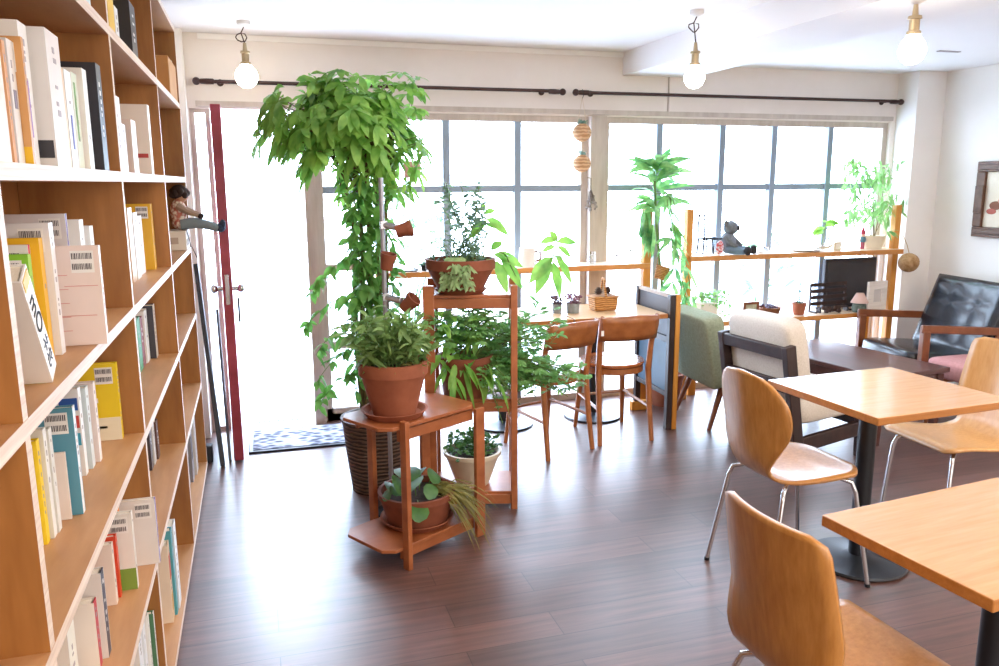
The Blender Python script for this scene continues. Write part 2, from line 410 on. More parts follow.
# ------------------------------------------------------------------ books
WHT, CRM, GRY, TAN, BLK = '#f0eeeb', '#f0e4d4', '#d6d4d6', '#cf9c68', '#2b2a33'
def book(key, xf, y, th, z0, h, cov, spn, label, depth=.15, bar=0, extra=None, lean=0, group=None, mark=True):
    th = max(th, .008); depth = min(depth, xf - SB - .004)
    t = thing('book', label, 'book', (xf, y, z0 + .0005), 0, group)
    if lean: t.rotation_euler = (lean, 0, 0)
    c = .0022
    o = MB()
    o.box((-depth / 2, c / 2, h / 2), (depth, c, h), mi=0)
    o.box((-depth / 2, th - c / 2, h / 2), (depth, c, h), mi=0)
    o.box((-c / 2, th / 2, h / 2), (c, th - 2 * c, h), mi=1)
    if mark and th > .011:   # faint title strokes on the spine
        rnd = random.Random(key)
        zz = h * .9
        while zz > h * .3:
            q = rnd.uniform(.006, .016)
            if rnd.random() < .45: o.box((.0002, th * rnd.uniform(.45, .55), zz - q / 2), (.0006, th * rnd.uniform(.12, .28), q * .7), mi=2)
            zz -= q * 1.25
    cm = plain(cov, .45); sm = plain(spn, .45)
    lum = sum(hexc(spn)[:3]) / 3
    o.build('cover', [cm, sm, plain('#b3a9ac', .7) if lum > .12 else M['sticker']], t, smooth=False)
    MB().box((-depth / 2 - .003, th / 2, h / 2), (depth - .008, th - 2 * c, h - .007)).build('pages', M['page'], t, smooth=False)
    if bar:
        bw = min(.036, depth * .34); b = MB(); b.box((-bw / 2 - .012, -.0006, h - .030), (bw + .004, .0008, .042), mi=0)
        rnd = random.Random(key)
        for row in (0, 1):
            x = -.012 - bw
            while x < -.0135:
                q = rnd.uniform(.0007, .0022); b.box((x + q / 2, -.0013, h - .019 - row * .020), (q, .0006, .0115), mi=1); x += q + rnd.uniform(.0007, .0018)
        b.build('barcode_label', [M['sticker'], plain('#5d585e', .8)], t, smooth=False)
    if extra: extra(t, depth, th, h)
    return t
def patch(col, u0, u1, v0, v1, spine=False, name='cover_patch'):
    def f(t, dpt, th, h):
        o = MB()
        if not spine: o.box((-dpt + dpt * (u0 + u1) / 2, -.0006, h * (v0 + v1) / 2), (dpt * (u1 - u0), .0008, h * (v1 - v0)))
        else: o.box((.0006, th * (u0 + u1) / 2, h * (v0 + v1) / 2), (.0008, th * (u1 - u0), h * (v1 - v0)))
        o.build(name, plain(col, .5), t, smooth=False)
    return f
def many(*fs):
    def f(*a):
        for q in fs: q(*a)
    return f
BK = [
 ('A1', -.330, 1.19, .150, 1.529, .165, WHT, WHT, 'white book nearest the front on the eye level shelf', .13),
 ('A2', -.328, 1.345, .014, 1.529, .173, '#e0a878', '#dd9f6c', 'thin orange paper book between white ones on the eye level shelf', .13),
 ('A3', -.326, 1.361, .034, 1.529, .178, GRY, '#eceae6', 'grey white book with small grey emblem on the eye level shelf', .14, 0, patch('#8c8494', .3, .7, .45, .6, True)),
 ('A4', -.315, 1.397, .012, 1.529, .186, '#d29b60', '#c98d54', 'tan covered book with a yellow lower label on the eye level shelf', .14, 1, patch('#e5b51e', .55, 1, .0, .14)),
 ('A5', -.330, 1.452, .052, 1.529, .219, WHT, WHT, 'tall white book with purple streak on its spine', .15, 0, patch('#8a4fa8', .35, .5, .2, .6, True)),
 ('A6', -.308, 1.524, .100, 1.529, .222, '#e4e2e2', '#e6dcd8', 'large pale grey book with yellow flower and black caption box', .16, 0, many(patch('#33333c', .55, .98, .06, .19), patch('#e6cb50', .3, .62, .55, .72), patch('#d0653c', .3, .45, .74, .84))),
 ('A7', -.330, 1.670, .045, 1.529, .202, '#e3d2cd', '#e6d6d2', 'pinkish grey book right behind the large pale grey one', .14),
 ('A8', -.330, 1.722, .032, 1.529, .186, '#dcb48c', '#e0bd96', 'slim tan book on the eye level shelf beside pinkish grey one', .14),
 ('A9', -.330, 1.762, .059, 1.529, .187, WHT, '#eef0f6', 'white book with blue spine lettering on the eye level shelf', .14, 0, patch('#5a66b8', .4, .6, .2, .55, True)),
 ('A9b', -.330, 1.826, .055, 1.529, .190, '#f2ece4', '#dfe8d4', 'white book with green stripe on its spine', .14, 0, patch('#7fa868', .3, .5, .3, .9, True)),
 ('A10', -.320, 1.887, .045, 1.529, .205, '#f2f0ec', WHT, 'white book with a pink barcode label before the black one', .15, 1),
 ('A11', -.312, 2.005, .060, 1.529, .232, BLK, BLK, 'tall black book against the wooden upright on the eye level shelf', .18),
 ('A12', -.330, 2.34, .110, 1.529, .200, WHT, WHT, 'thick white book leading the second bay of the eye level shelf', .13),
 ('A14', -.335, 2.485, .070, 1.529, .135, '#4a4650', '#efece8', 'short book with dark cover and pale spine in second bay', .11),
 ('A15', -.325, 2.60, .100, 1.529, .155, '#ecd8cc', '#f0e2d8', 'short pink beige book beside the one with dark cover', .12),
 ('A13', -.312, 2.92, .058, 1.529, .225, '#f0e6da', '#efe4d6', 'cream book with a red flower drawn on its cover', .19, 0, many(patch('#b5403c', .72, .96, .24, .3), patch('#c8a27c', .55, .75, .5, .72), patch('#e3b95e', .35, .55, .2, .6))),
 ('U1', -.330, 2.03, .11, 1.874, .22, '#cfe0e6', '#d8e8ec', 'pale blue book on the topmost visible shelf before the upright', .15),
 ('U2', -.325, 2.36, .10, 1.874, .20, '#f0c21c', '#f2c41e', 'yellow spined book on the topmost visible shelf', .13),
 ('U3', -.330, 2.51, .06, 1.874, .105, '#e8e8ea', '#f0f0f0', 'small white book between yellow book and black album', .12),
 ('U4', -.315, 2.71, .12, 1.874, .160, '#2e2a2c', '#3a3130', 'dark album on the topmost visible shelf', .19),
 ('B2', -.372, 1.535, .020, 1.191, .19, '#8fd23c', '#a6d84a', 'bright green book with barcode label standing behind the leaning book', .14, 1),
 ('B3', -.376, 1.558, .014, 1.191, .205, '#f0eceb', '#d42a72', 'white book with pink corner beside the bright green one', .14, 1),
 ('B4', -.362, 1.575, .026, 1.191, .215, '#f2bc22', '#f0b41c', 'yellow book with dotted spine edge beside the green one', .15),
 ('B5', -.350, 1.603, .030, 1.191, .240, '#e4e2e6', '#efecec', 'tall grey white book with two barcodes behind the yellow one', .17, 1),
 ('B6', -.288, 1.690, .018, 1.191, .192, '#ecd9d2', '#f0e4de', 'pale pink book with red ruled lines protruding over the shelf edge', .13, 1, many(*[patch('#d98e86', .05, .55, .15 + .14 * i, .156 + .14 * i) for i in range(5)], patch('#d98e86', .4, .9, .3, .306), patch('#d98e86', .5, .95, .6, .606))),
 ('B7', -.376, 1.87, .018, 1.191, .247, '#e3dedf', '#7868a8', 'grey white book with barcodes and purple edge behind pale pink one', .15, 1),
 ('B8', -.360, 1.92, .045, 1.191, .232, WHT, WHT, 'white book behind the grey white barcoded one', .14),
 ('B8b', -.352, 1.985, .04, 1.191, .215, '#eef1f5', '#f4f4f4', 'shorter white book last in the bay of the leaning book', .14),
 ('B9', -.372, 2.72, .090, 1.191, .234, '#e0bd94', '#d8b48a', 'tan book in the bay below eye level, second from front', .14),
 ('B10', -.370, 2.82, .09, 1.191, .215, WHT, WHT, 'slim white book between the tan one and a shorter white one', .14),
 ('B11', -.375, 2.93, .13, 1.191, .200, '#e8e6ea', '#f2f0f0', 'shorter white book before the yellow barcoded one', .14),
 ('B12', -.352, 3.14, .05, 1.191, .236, '#eab42c', '#e8b024', 'golden yellow book with barcode label against the upright', .15, 1),
 ('C1', -.396, 1.50, .022, .859, .19, '#efece8', WHT, 'white book at the front of the shelf with the blue book', .13),
 ('C2', -.390, 1.525, .02, .859, .195, '#f2ce20', '#f4d01c', 'bright yellow spined book between white ones', .14),
 ('C3', -.384, 1.55, .022, .859, .207, '#e6e4de', '#ecebe6', 'off white book with small black spine marks next to bright yellow spine', .14),
 ('C3b', -.381, 1.575, .022, .859, .200, '#dedcd6', '#e8e6e0', 'second off white book, just before the slim pale one', .14),
 ('C5', -.372, 1.635, .008, .859, .135, '#f0e0d6', '#ecd8cc', 'small slim pale pink book in front of the blue one', .10),
 ('C4', -.355, 1.655, .022, .859, .218, '#5b98ae', '#f0f2f2', 'blue book with barcodes and a white spine', .15, 1),
 ('C6', -.390, 1.885, .026, .859, .200, '#f0eeee', '#f2f2f2', 'white book with blue, red and cyan squares', .15, 0, many(patch('#2e5cb0', .72, .98, .76, .9), patch('#dd5048', .72, .98, .56, .7), patch('#46a8c8', .72, .98, .36, .5))),
 ('C7', -.384, 1.93, .03, .859, .190, '#d3dee2', '#dfe8ea', 'pale grey blue book beside the one with coloured squares', .15),
 ('C8', -.376, 1.975, .026, .859, .190, '#ecdcd8', '#f2ebe8', 'whitish pink book before the yellow patterned one', .15),
 ('C9', -.352, 2.145, .022, .859, .198, '#eed022', '#ecce20', 'yellow book with barcode and doodled lower band', .16, 1, many(patch('#efe6cc', .0, 1, .0, .3), patch('#f6f0e4', .3, .7, .5, .56), patch('#f6f0e4', .25, .55, .38, .43), patch('#7a6a50', .2, .35, .1, .13), patch('#7a6a50', .6, .8, .16, .19))),
 ('C10', -.402, 2.92, .075, .859, .185, '#3f9468', '#4aa070', 'green spined book in the small group two bays along', .12),
 ('C11', -.402, 3.0, .065, .859, .175, '#7a3038', '#8c3840', 'dark red spined book beside the green spine', .12),
 ('C12', -.396, 3.07, .075, .859, .190, WHT, WHT, 'white spined book beside the dark red spine', .12),
 ('C13', -.375, 3.15, .06, .859, .198, '#3b3a42', '#e6e2de', 'white book with dark back cover against upright', .13),
 ('D1', -.395, 1.60, .060, .499, .145, '#f0eeea', '#f0efe6', 'white book with black and yellow spine lettering low on the shelf', .12, 0, patch('#d8c838', .3, .7, .1, .25, True)),
 ('D2', -.362, 1.69, .030, .499, .150, '#efe6de', '#c03848', 'large white book with a red spine on the second shelf up', .15),
 ('D2b', -.352, 1.73, .034, .499, .195, '#e4dcd8', '#3c3844', 'book with dark dotted spine behind the red spined one', .15),
 ('D3', -.370, 1.965, .022, .499, .155, '#f0ddd2', '#f2e4da', 'pale peach book before the red orange spine', .15),
 ('D4', -.366, 2.0, .02, .499, .160, '#de4a2c', '#e04c2c', 'red orange spined book behind the pale peach one', .14),
 ('D5', -.332, 2.035, .02, .499, .202, '#ece8e2', '#e8e4dc', 'white book with a green lower band and barcode', .12, 1, patch('#7f9f42', 0, 1, 0, .28)),
 ('D6', -.375, 2.115, .02, .499, .215, '#e88a28', '#ea8c2a', 'orange book behind the one with the green band', .13),
 ('D7', -.294, 2.165, .020, .499, .182, '#ebe6e2', '#6f50a0', 'white barcoded book with purple edge at the shelf end', .13, 1),
 ('D8', -.395, 2.93, .05, .499, .150, '#4a4248', '#54494c', 'small dark book in the low second bay', .11),
 ('D9', -.392, 2.99, .05, .499, .150, '#ded8d2', '#cfc6c0', 'small pale book between two small dark ones', .11),
 ('D10', -.386, 3.05, .05, .499, .142, '#6a4a40', '#5c4038', 'small brown book beside the small pale one', .11),
 ('E1', -.345, 2.04, .055, .074, .30, WHT, '#eef0f6', 'white magazine on the bottom shelf, nearest one', .2),
 ('E2', -.340, 2.10, .028, .074, .302, '#e8ecf4', '#e6eaf2', 'bluish white magazine second on the bottom shelf', .2),
 ('E3', -.332, 2.132, .022, .074, .294, WHT, WHT, 'plain white magazine third on the bottom shelf', .2),
 ('E4', -.322, 2.158, .022, .074, .285, '#4c7a58', '#eef0f2', 'white magazine with green back against the upright', .2),
 ('E5', -.330, 2.62, .045, .074, .272, '#f0e0cc', '#e9c6a0', 'book with orange and cream spine on the bottom shelf', .18, 0, many(patch('#c85838', .15, .85, .55, .85, True), patch('#d8a858', .15, .85, .15, .35, True))),
 ('E6', -.322, 2.668, .036, .074, .300, '#58a6b4', '#4c9cac', 'teal spined book beside the orange and cream spine', .18),
 ('E7', -.318, 2.71, .065, .074, .298, '#e4e8ec', '#eceff2', 'pale grey book beside the teal spine', .18),
 ('E8', -.365, 3.86, .06, .074, .285, '#b9a79c', '#a89488', 'magazine with brownish cover on the bottom shelf near the door', .15, 0, patch('#6c5a58', .2, .8, .2, .5, True)),
 ('E9', -.352, 3.94, .08, .074, .282, '#8f8b90', '#9a9498', 'grey magazine on the bottom shelf near the door', .15, 0, patch('#54545c', .1, .7, .4, .8, True)),
 ('E10', -.342, 4.04, .10, .074, .276, '#d6cfca', '#c9c0ba', 'pale magazine last on the bottom shelf near the door', .15),
]
for b in BK:
    key, xf, y, th, z0, h, cov, spn, lab, dep = b[:10]
    for z in ZB:                                    # stand exactly on the shelf board below
        if abs(z + TH - z0) < .02: z0 = z + TH
    book(key, xf, y, th, z0, h, cov, spn, lab, dep, b[10] if len(b) > 10 else 0, b[11] if len(b) > 11 else None)
# leaning book with a lettered spine
z0 = ZB[3] + TH
lb = thing('book', 'white book with large black spine lettering leaning at an angle', 'book', (-.318, 1.375, z0 + .001))
lb.rotation_euler = (R(33), 0, 0)
hh, tt, dd = .205, .042, .14
MB().box((-dd / 2, .0015, hh / 2), (dd, .003, hh)).box((-dd / 2, tt - .0015, hh / 2), (dd, .003, hh)).box((-.0015, tt / 2, hh / 2), (.003, tt - .006, hh)).build('cover', plain('#f2f0ee', .4), lb, smooth=False)
MB().box((-dd / 2 - .003, tt / 2, hh / 2), (dd - .008, tt - .006, hh - .006)).build('pages', M['page'], lb, smooth=False)
def text_mesh(s, size, name, m, parent, mtx):
    cu = bpy.data.curves.new(name, 'FONT'); cu.body = s; cu.size = size; cu.align_x = 'CENTER'; cu.align_y = 'CENTER'; cu.extrude = .0003
    ob = bpy.data.objects.new(name + '_tmp', cu); C.objects.link(ob)
    bpy.context.view_layer.update()
    dg = bpy.context.evaluated_depsgraph_get(); me = bpy.data.meshes.new_from_object(ob.evaluated_get(dg))
    bpy.data.objects.remove(ob)
    me.materials.clear(); me.materials.append(m); me.transform(mtx)
    o = bpy.data.objects.new(name, me); C.objects.link(o); o.parent = parent; return o
rot = Matrix(((0, 0, 1), (0, 1, 0), (-1, 0, 0))).to_4x4()      # text runs down the spine
text_mesh('mO', .045, 'spine_title', M['ink'], lb, Matrix.Translation((.0006, tt / 2, hh * .62)) @ rot)
text_mesh('ネ北', .030, 'spine_title', plain('#2f3c58', .6), lb, Matrix.Translation((.0006, tt / 2, hh * .25)) @ rot)
MB().box((.0006, tt * .5, hh * .93), (.001, tt * .8, hh * .1)).build('spine_band', plain('#e0b83a', .5), lb, smooth=False)

# tan box, white box and the doll on it
t = thing('cardboard_box', 'tan cardboard box on the upper shelf bay nearest the window', 'box', (-.41, 4.02, ZB[5] + TH + .001))
MB().box((0, 0, .0825), (.20, .36, .165)).build('carton', mat('cardboard', '#d0975c', '#c28850', .8), t, bevel=.003)
MB().box((0, 0, .1658), (.20, .05, .001)).build('tape', plain('#c9b48e', .4), t, smooth=False)
t = thing('carton', 'white carton with faint printing under the seated cloth doll', 'box', (-.405, 4.10, z0 + .001))
MB().box((0, 0, .045), (.20, .20, .09)).build('box_body', plain('#e6ddd2', .7), t, bevel=.003)
pr = MB()
for i in range(4): pr.box((.1006, -.07 + i * .035, .035), (.0008, .022, .03))
pr.box((.02, -.1006, .045), (.09, .0008, .03))
pr.build('printing', plain('#b9a79a', .7), t, smooth=False)
MB().tube([(.1, -.05, .09), (.11, -.06, .05), (.112, -.02, .012), (.112, .05, .004), (.13, .07, -.05)], .002, 6).build('string', M['ink'], t)
zt = z0 + .09
t = thing('cloth_doll', 'cloth doll with dark hair, patterned shirt and grey trousers sitting on white carton', 'doll', (-.338, 4.11, zt + .002)); t.scale = (.86, .86, .86)
o = MB(); o.ball((0, 0, .095), (.045, .05, .075)); o.ball((.01, 0, .035), (.05, .055, .035)); o.build('torso', mat('doll_shirt', '#b56a5c', '#e8dccc', .9, kind='voronoi', scale=(60, 60, 60)), t)
MB().ball((.02, 0, .19), (.038, .036, .04)).build('head', plain('#c99a7c', .8), t)
o = MB(); o.ball((.01, 0, .205), (.046, .046, .042)); 
for k in range(9):
    a = k / 9 * 2 * PI; o.ball((.012 + .036 * math.cos(a), .036 * math.sin(a), .2 + .012 * math.sin(3 * a)), .02, 8)
o.build('hair', plain('#3a2c2a', .9), t)
for s in (-1, 1):
    l = MB().tube([(.01, s * .03, .03), (.09, s * .034, .036), (.15, s * .03, .022), (.20, s * .026, .004)], [.03, .028, .024, .02], 10)
    lo = l.build('leg', plain('#7f8c94', .9), t)
    MB().ball((.215, s * .026, .006), (.026, .02, .024)).ball((.226, s * .026, .026), (.016, .018, .026)).build('sock', plain('#2e3c54', .9), lo)
    a = MB().tube([(.0, s * .045, .13), (.05, s * .06, .1), (.10, s * .04, .08)], [.02, .017, .013], 8)
    ao = a.build('arm', plain('#a98f7c', .9), t)
    MB().ball((.115, s * .036, .072), .015).build('hand', plain('#3a3030', .9), ao)

# ------------------------------------------------------------------ pendant bulbs
def bulb(x, y, z, top, label, rb=.046, loop=True, power=14):
    t = thing('pendant_lamp', label, 'pendant lamp', (x, y, top))
    zz = z - top
    MB().lathe([(0, 0), (.035, 0), (.035, -.018), (.012, -.03), (0, -.03)], (0, 0, 0), 18).build('ceiling_rose', M['white'], t)
    st = zz + .17
    pts = [(0, 0, -.03)]
    if loop and st < -.06:
        for k in range(9):
            a = k / 8 * 2 * PI; pts.append((-.028 * math.sin(a) - .015, .012 * math.sin(2 * a), -.06 - .022 * (1 - math.cos(a))))
    pts.append((0, 0, st))
    MB().tube(pts, .0032, 6).build('cord', M['cord'], t)
    MB().lathe([(0, zz + .17), (.008, zz + .17), (.012, zz + .13), (.024, zz + .128), (.026, zz + .118), (.019, zz + .115), (.019, zz + .075), (.026, zz + .072), (.026, zz + .06), (.0, zz + .06)], (0, 0, 0), 18).build('socket', M['brass'], t)
    prof = [(.0, zz - rb), (rb * .4, zz - rb * .92), (rb * .75, zz - rb * .66), (rb * .97, zz - rb * .2), (rb, zz + .005), (rb * .85, zz + .03), (rb * .5, zz + .055), (.016, zz + .07), (0, zz + .07)]
    m = mat('glowing_bulb', '#fff6e4', '#fff6e4', .4, emit=14)
    MB().lathe(prof, (0, 0, 0), 22).build('bulb', m, t)
bulb(.01, 4.58, 2.052, CE, 'glowing bare bulb hanging near the open door', .06)
bulb(2.16, 3.7, 2.008, CE, 'glowing bare bulb hanging with a looped cord before the windows', .052)
bulb(2.455, 2.6, 1.985, 2.185, 'glowing bare bulb with brass socket hanging nearest the tables', .05, loop=False)
tag(MB().box((4.1, 4.05, 2.266), (.16, .03, .006)).build('ceiling_slot', plain('#b9aeb0', .6), bevel=.002), 'thin grey slot plate on the ceiling above the leather armchair', 'ceiling plate')

# ------------------------------------------------------------------ counters at the window
def counter(name, x0, x1, y0, y1, ztop, th, label, cat):
    o = MB().box(((x0 + x1) / 2, (y0 + y1) / 2, ztop - th / 2), (x1 - x0, y1 - y0, th))
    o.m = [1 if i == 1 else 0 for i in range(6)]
    return o
cA = thing('window_counter', 'long pine bar counter along the left window behind the plants', 'counter', (1.4, 4.85, 0))
o = counter('', -.72, 1.1, -.10, .12, .965, .036, '', ''); o.build('counter_board', [M['counter'], M['countertop']], cA, bevel=.003)
MB().box((1.085, -.06, .663), (.055, .05, 1.326)).build('post', M['post'], cA, bevel=.004)
cB = thing('window_counter', 'long pine bar counter along the right window with koala toy on it', 'counter', (3.7, 4.85, 0))
o = counter('', -.90, .87, -.10, .12, 1.0, .036, '', ''); o.build('counter_board', [M['counter'], M['countertop']], cB, bevel=.003)
MB().box((-.90, -.055, .657), (.045, .05, 1.315)).build('post', M['post'], cB, bevel=.004)
MB().box((.84, -.03, .66), (.05, .05, 1.32)).build('post', M['post'], cB, bevel=.004)
lowt = thing('low_shelf', 'low pine shelf under the window counter holding small ornaments', 'shelf', (3.65, 4.80, 0))
o = counter('', -.81, .80, -.14, .14, .56, .035, '', ''); o.build('shelf_board', [M['counter'], M['countertop']], lowt, bevel=.003)
for x in (-.74, .1, .72): MB().box((x, .08, .262), (.06, .06, .525)).build('leg', M['post'], lowt, bevel=.004)
tag(MB().box((4.25, 4.925, .745), (.46, .03, .368)).box((4.25, 4.908, .745), (.42, .006, .32)).build('dark_panel', mat('charcoal_panel', '#3a3a40', '#2f2f35', .7), bevel=.004), 'charcoal panel standing on low shelf beneath the end of window counter', 'panel')

# ------------------------------------------------------------------ plywood chairs
def shell(kind):
    prof = [(.205, .438), (.185, .452), (.10, .452), (.0, .440), (-.09, .434), (-.15, .446), (-.185, .485), (-.20, .54), (-.212, .61), (-.225, .69), (-.238, .77), (-.248, .832)]
    # resample by arc length
    P = [Vector((a, b)) for a, b in prof]; d = [0]
    for i in range(1, len(P)): d.append(d[-1] + (P[i] - P[i - 1]).length)
    tot = d[-1]; rows = []; n = 40
    for k in range(n + 1):
        s = tot * k / n; i = max(j for j in range(len(d)) if d[j] <= s + 1e-9); i = min(i, len(P) - 2)
        # Catmull-Rom
        t = (s - d[i]) / (d[i + 1] - d[i]); p0 = P[max(i - 1, 0)]; p1 = P[i]; p2 = P[i + 1]; p3 = P[min(i + 2, len(P) - 1)]
        q = .5 * ((2 * p1) + (p2 - p0) * t + (2 * p0 - 5 * p1 + 4 * p2 - p3) * t * t + (3 * p1 - p0 - 3 * p2 + p3) * t ** 3)
        u = s / tot
        if kind == 'round':
            if u < .12: hw = .195 * math.sqrt(max(0, 1 - ((.12 - u) / .125) ** 2)) * .75 + .05 * u / .12
            elif u < .47: hw = .195 - .085 * ((u - .12) / .35) ** 1.6
            elif u < .55: hw = .11 - .012 * math.sin((u - .47) / .08 * PI)
            else:
                v = (u - .55) / .45
                hw = .11 + .088 * math.sin(min(v / .55, 1) * PI / 2) if v < .55 else .198 * math.sqrt(max(0, 1 - ((v - .55) / .452) ** 2.3))
        else:
            if u < .06: hw = .155 + .04 * math.sqrt(max(0, 1 - ((.06 - u) / .06) ** 2))
            elif u < .45: hw = .195 - .022 * ((u - .06) / .39)
            elif u < .58: hw = .173 - .012 * math.sin((u - .45) / .13 * PI)
            elif u < .94: hw = .173 + .004 * math.sin((u - .58) / .36 * PI) - .012 * (u - .58) / .36
            else: hw = .119 + .042 * math.sqrt(max(0, 1 - ((u - .94) / .06) ** 2))
        hw = max(hw, .012); row = []
        for j in range(13):
            c = -1 + j / 6; y = hw * c
            back = max(0, min(1, (u - .5) / .2)); cur = .055 * back * (y / .2) ** 2 * (1 if kind == 'square' else .9)
            dip = -.012 * (1 - back) * (1 - (y / .2) ** 2) * max(0, min(1, (u - .05) / .1)) 
            row.append((q.x + cur, y, q.y + dip))
        rows.append(row)
    return MB().grid(rows)
def ply_chair(kind, label, loc, rz, m='chairply'):
    t = thing('plywood_chair', label, 'chair', loc, rz)
    shell(kind).build('seat_shell', M[m], t, solid=.012, ang=60)
    for sx in (-1, 1):
        for sy in (-1, 1):
            k_ = (.222, .195) if kind == 'round' else (.185, .178)
            pts = [(sx * .06, sy * .06, .418), (sx * .12, sy * .125, .417), (sx * .152, sy * .15, .405), (sx * .162, sy * .16, .37), (sx * k_[0], sy * k_[1], .004)]
            lg = MB().tube(pts, .0085, 10).build('leg', M['chrome'], t)
            MB().tube([(sx * (k_[0] - .001), sy * (k_[1] - .001), .012), (sx * k_[0], sy * k_[1], 0)], .0105, 10).build('rubber_foot', M['blackmetal'], lg)
    MB().box((0, 0, .416), (.16, .16, .01)).build('seat_bracket', M['blackmetal'], t, bevel=.002)
    return t
ply_chair('round', 'plywood chair with rounded back and pale seat at the middle table', (1.895, 2.425, 0), R(2))
ply_chair('square', 'plywood chair with square back at the table nearest the viewer', (1.20, 1.32, 0), R(3))
ply_chair('square', 'pale plywood chair facing the middle table from its far side', (2.765, 2.51, 0), R(178), 'chairply2')

def pedestal_table(label, loc, rz, sx, sy, h=.72, off=(0, 0)):
    t = thing('pedestal_table', label, 'table', loc, rz)
    o = MB().box((0, 0, h - .014), (sx, sy, .028)); o.m = [1 if i == 1 else 0 for i in range(6)]
    o.build('tabletop', [M['tableedge'], M['tabletop']], t, bevel=.003)
    MB().box((0, 0, h - .034), (.3, .3, .012)).build('top_bracket', M['blackmetal'], t, bevel=.003)
    MB().tube([(*off, .02), (*off, h - .03)], .034, 20).build('post', M['blackmetal'], t)
    MB().lathe([(0, 0), (.182, 0), (.187, .006), (.183, .014), (.06, .022), (.04, .034), (0, .034)], (*off, 0), 40).build('base', M['disc'], t)
    return t
pedestal_table('square light wood table with black post before the armchairs', (2.252, 2.372, 0), R(3), .63, .565, off=(-.012, .055))
pedestal_table('square light wood table cropped at the picture edge, nearest one', (1.575, 1.295, 0), R(6), .61, .43, off=(.03, -.01))

# cafe tables and bentwood chairs
def cafe_table(label, x, y):
    t = thing('cafe_table', label, 'table', (x, y, 0))
    o = MB().box((0, 0, .706), (.60, .52, .028)); o.m = [1 if i == 1 else 0 for i in range(6)]
    o.build('tabletop', [M['tableedge'], mat('cafe_table_top', '#e2bf96', '#d6ae80', .3, scale=(4, 40, 4))], t, bevel=.003)
    MB().tube([(0, .15, .02), (0, .15, .69)], .03, 18).build('post', M['blackmetal'], t)
    MB().lathe([(0, 0), (.185, 0), (.19, .006), (.186, .013), (.05, .02), (.035, .03), (0, .03)], (0, .15, 0), 36).build('base', M['disc'], t)
cafe_table('wooden cafe table behind the plant stand with grey flower pots', 1.43, 4.46)
cafe_table('wooden cafe table with wicker basket beside the dark partition', 2.04, 4.46)

def bentwood(label, loc, rz):
    t = thing('wooden_chair', label, 'chair', loc, rz)
    o = MB().lathe([(0, .432), (.17, .432), (.192, .44), (.196, .452), (.19, .46), (.15, .457), (0, .452)], (0, 0, 0), 36)
    o.v = [(x * 1.0, y * .98, z) for x, y, z in o.v]
    o.build('seat', mat('chair_seat_wood', '#b0683a', '#95532a', .22, scale=(10, 10, 10), coat=.5), t)
    o = MB().lathe([(.178, .40), (.186, .40), (.186, .434), (.178, .434)], (0, 0, 0), 36); o.build('seat_frame', M['bent'], t)
    for s in (-1, 1):
        MB().tube([(s * .165, -.215, 0), (s * .16, -.185, .2), (s * .158, -.16, .42), (s * .162, -.178, .58), (s * .168, -.215, .72), (s * .17, -.23, .755)], [.014, .0165, .018, .0165, .015, .012], 10).build('back_leg', M['bent'], t)
        MB().tube([(s * .16, .175, 0), (s * .145, .15, .22), (s * .135, .135, .43)], [.012, .0165, .019], 10).build('front_leg', M['bent'], t)
        MB().tube([(s * .156, -.175, .2), (s * .148, .15, .22)], .009, 8).build('stretcher', M['bent'], t)
    MB().tube([(-.145, .152, .21), (.145, .152, .21)], .009, 8).build('stretcher', M['bent'], t)
    rows = []
    for i in range(5):
        z = .615 + .135 * i / 4; row = []
        for j in range(13):
            x = -.178 + .356 * j / 12; yb = -.195 - .04 * (z - .6) / .15 - .045 * (1 - (x / .178) ** 2)
            row.append((x, yb, z + (.012 * (1 - (x / .178) ** 2) if i == 4 else 0)))
        rows.append(row)
    MB().grid(rows).build('backrest', M['bent'], t, solid=.014, ang=60)
    return t
c1 = bentwood('wooden cafe chair with solid seat tucked beside the plant stand', (1.545, 4.15, 0), R(20))
c2 = clone(c1, (2.0, 4.25, 0), R(0), 'wooden cafe chair with solid seat next to the dark partition')
tg = thing('paper_tag', 'tiny white paper tag hanging from a cafe chair backrest', 'tag', (1.817, 4.0, .70))
MB().box((0, -.012, -.03), (.016, .002, .03)).build('tag_card', M['white'], tg, smooth=False)
MB().tube([(0, -.012, -.016), (.0, -.006, .03)], .001, 5).build('string', M['ink'], tg)

# dark partition
t = thing('partition_screen', 'dark framed low partition with glass panel standing beside the cafe table', 'partition', (2.385, 4.42, 0), R(-2))
for y, nm in ((-.22, 0), (.23, 1)):
    MB().box((-.018, y, .417), (.036, .04, .833)).build('frame_post', M['darkwood'], t, bevel=.003)
MB().box((.018, -.22, .417), (.03, .04, .833)).build('edge_strip', M['post'], t, bevel=.003)
MB().box((-.018, .005, .69), (.018, .41, .255)).build('upper_panel', mat('glossy_dark_panel', '#3c2e2e', '#2a2022', .4, scale=(3, 3, 3)), t, smooth=False)
MB().box((-.018, .005, .825), (.03, .41, .02)).build('top_rail', M['weather'], t, bevel=.002)
MB().box((-.018, .005, .56), (.032, .41, .04)).build('rail', M['darkwood'], t, bevel=.003)
MB().box((-.018, .005, .22), (.03, .41, .03)).build('rail', M['darkwood'], t, bevel=.003)
MB().box((-.018, .005, .385), (.008, .41, .30)).build('lower_panel', mat('blue_panel', '#56748c', '#435d72', .3, scale=(3, 3, 3), trans=.25), t, smooth=False)
MB().box((0, .23, .03), (.12, .045, .06)).build('foot', M['post'], t, bevel=.003)

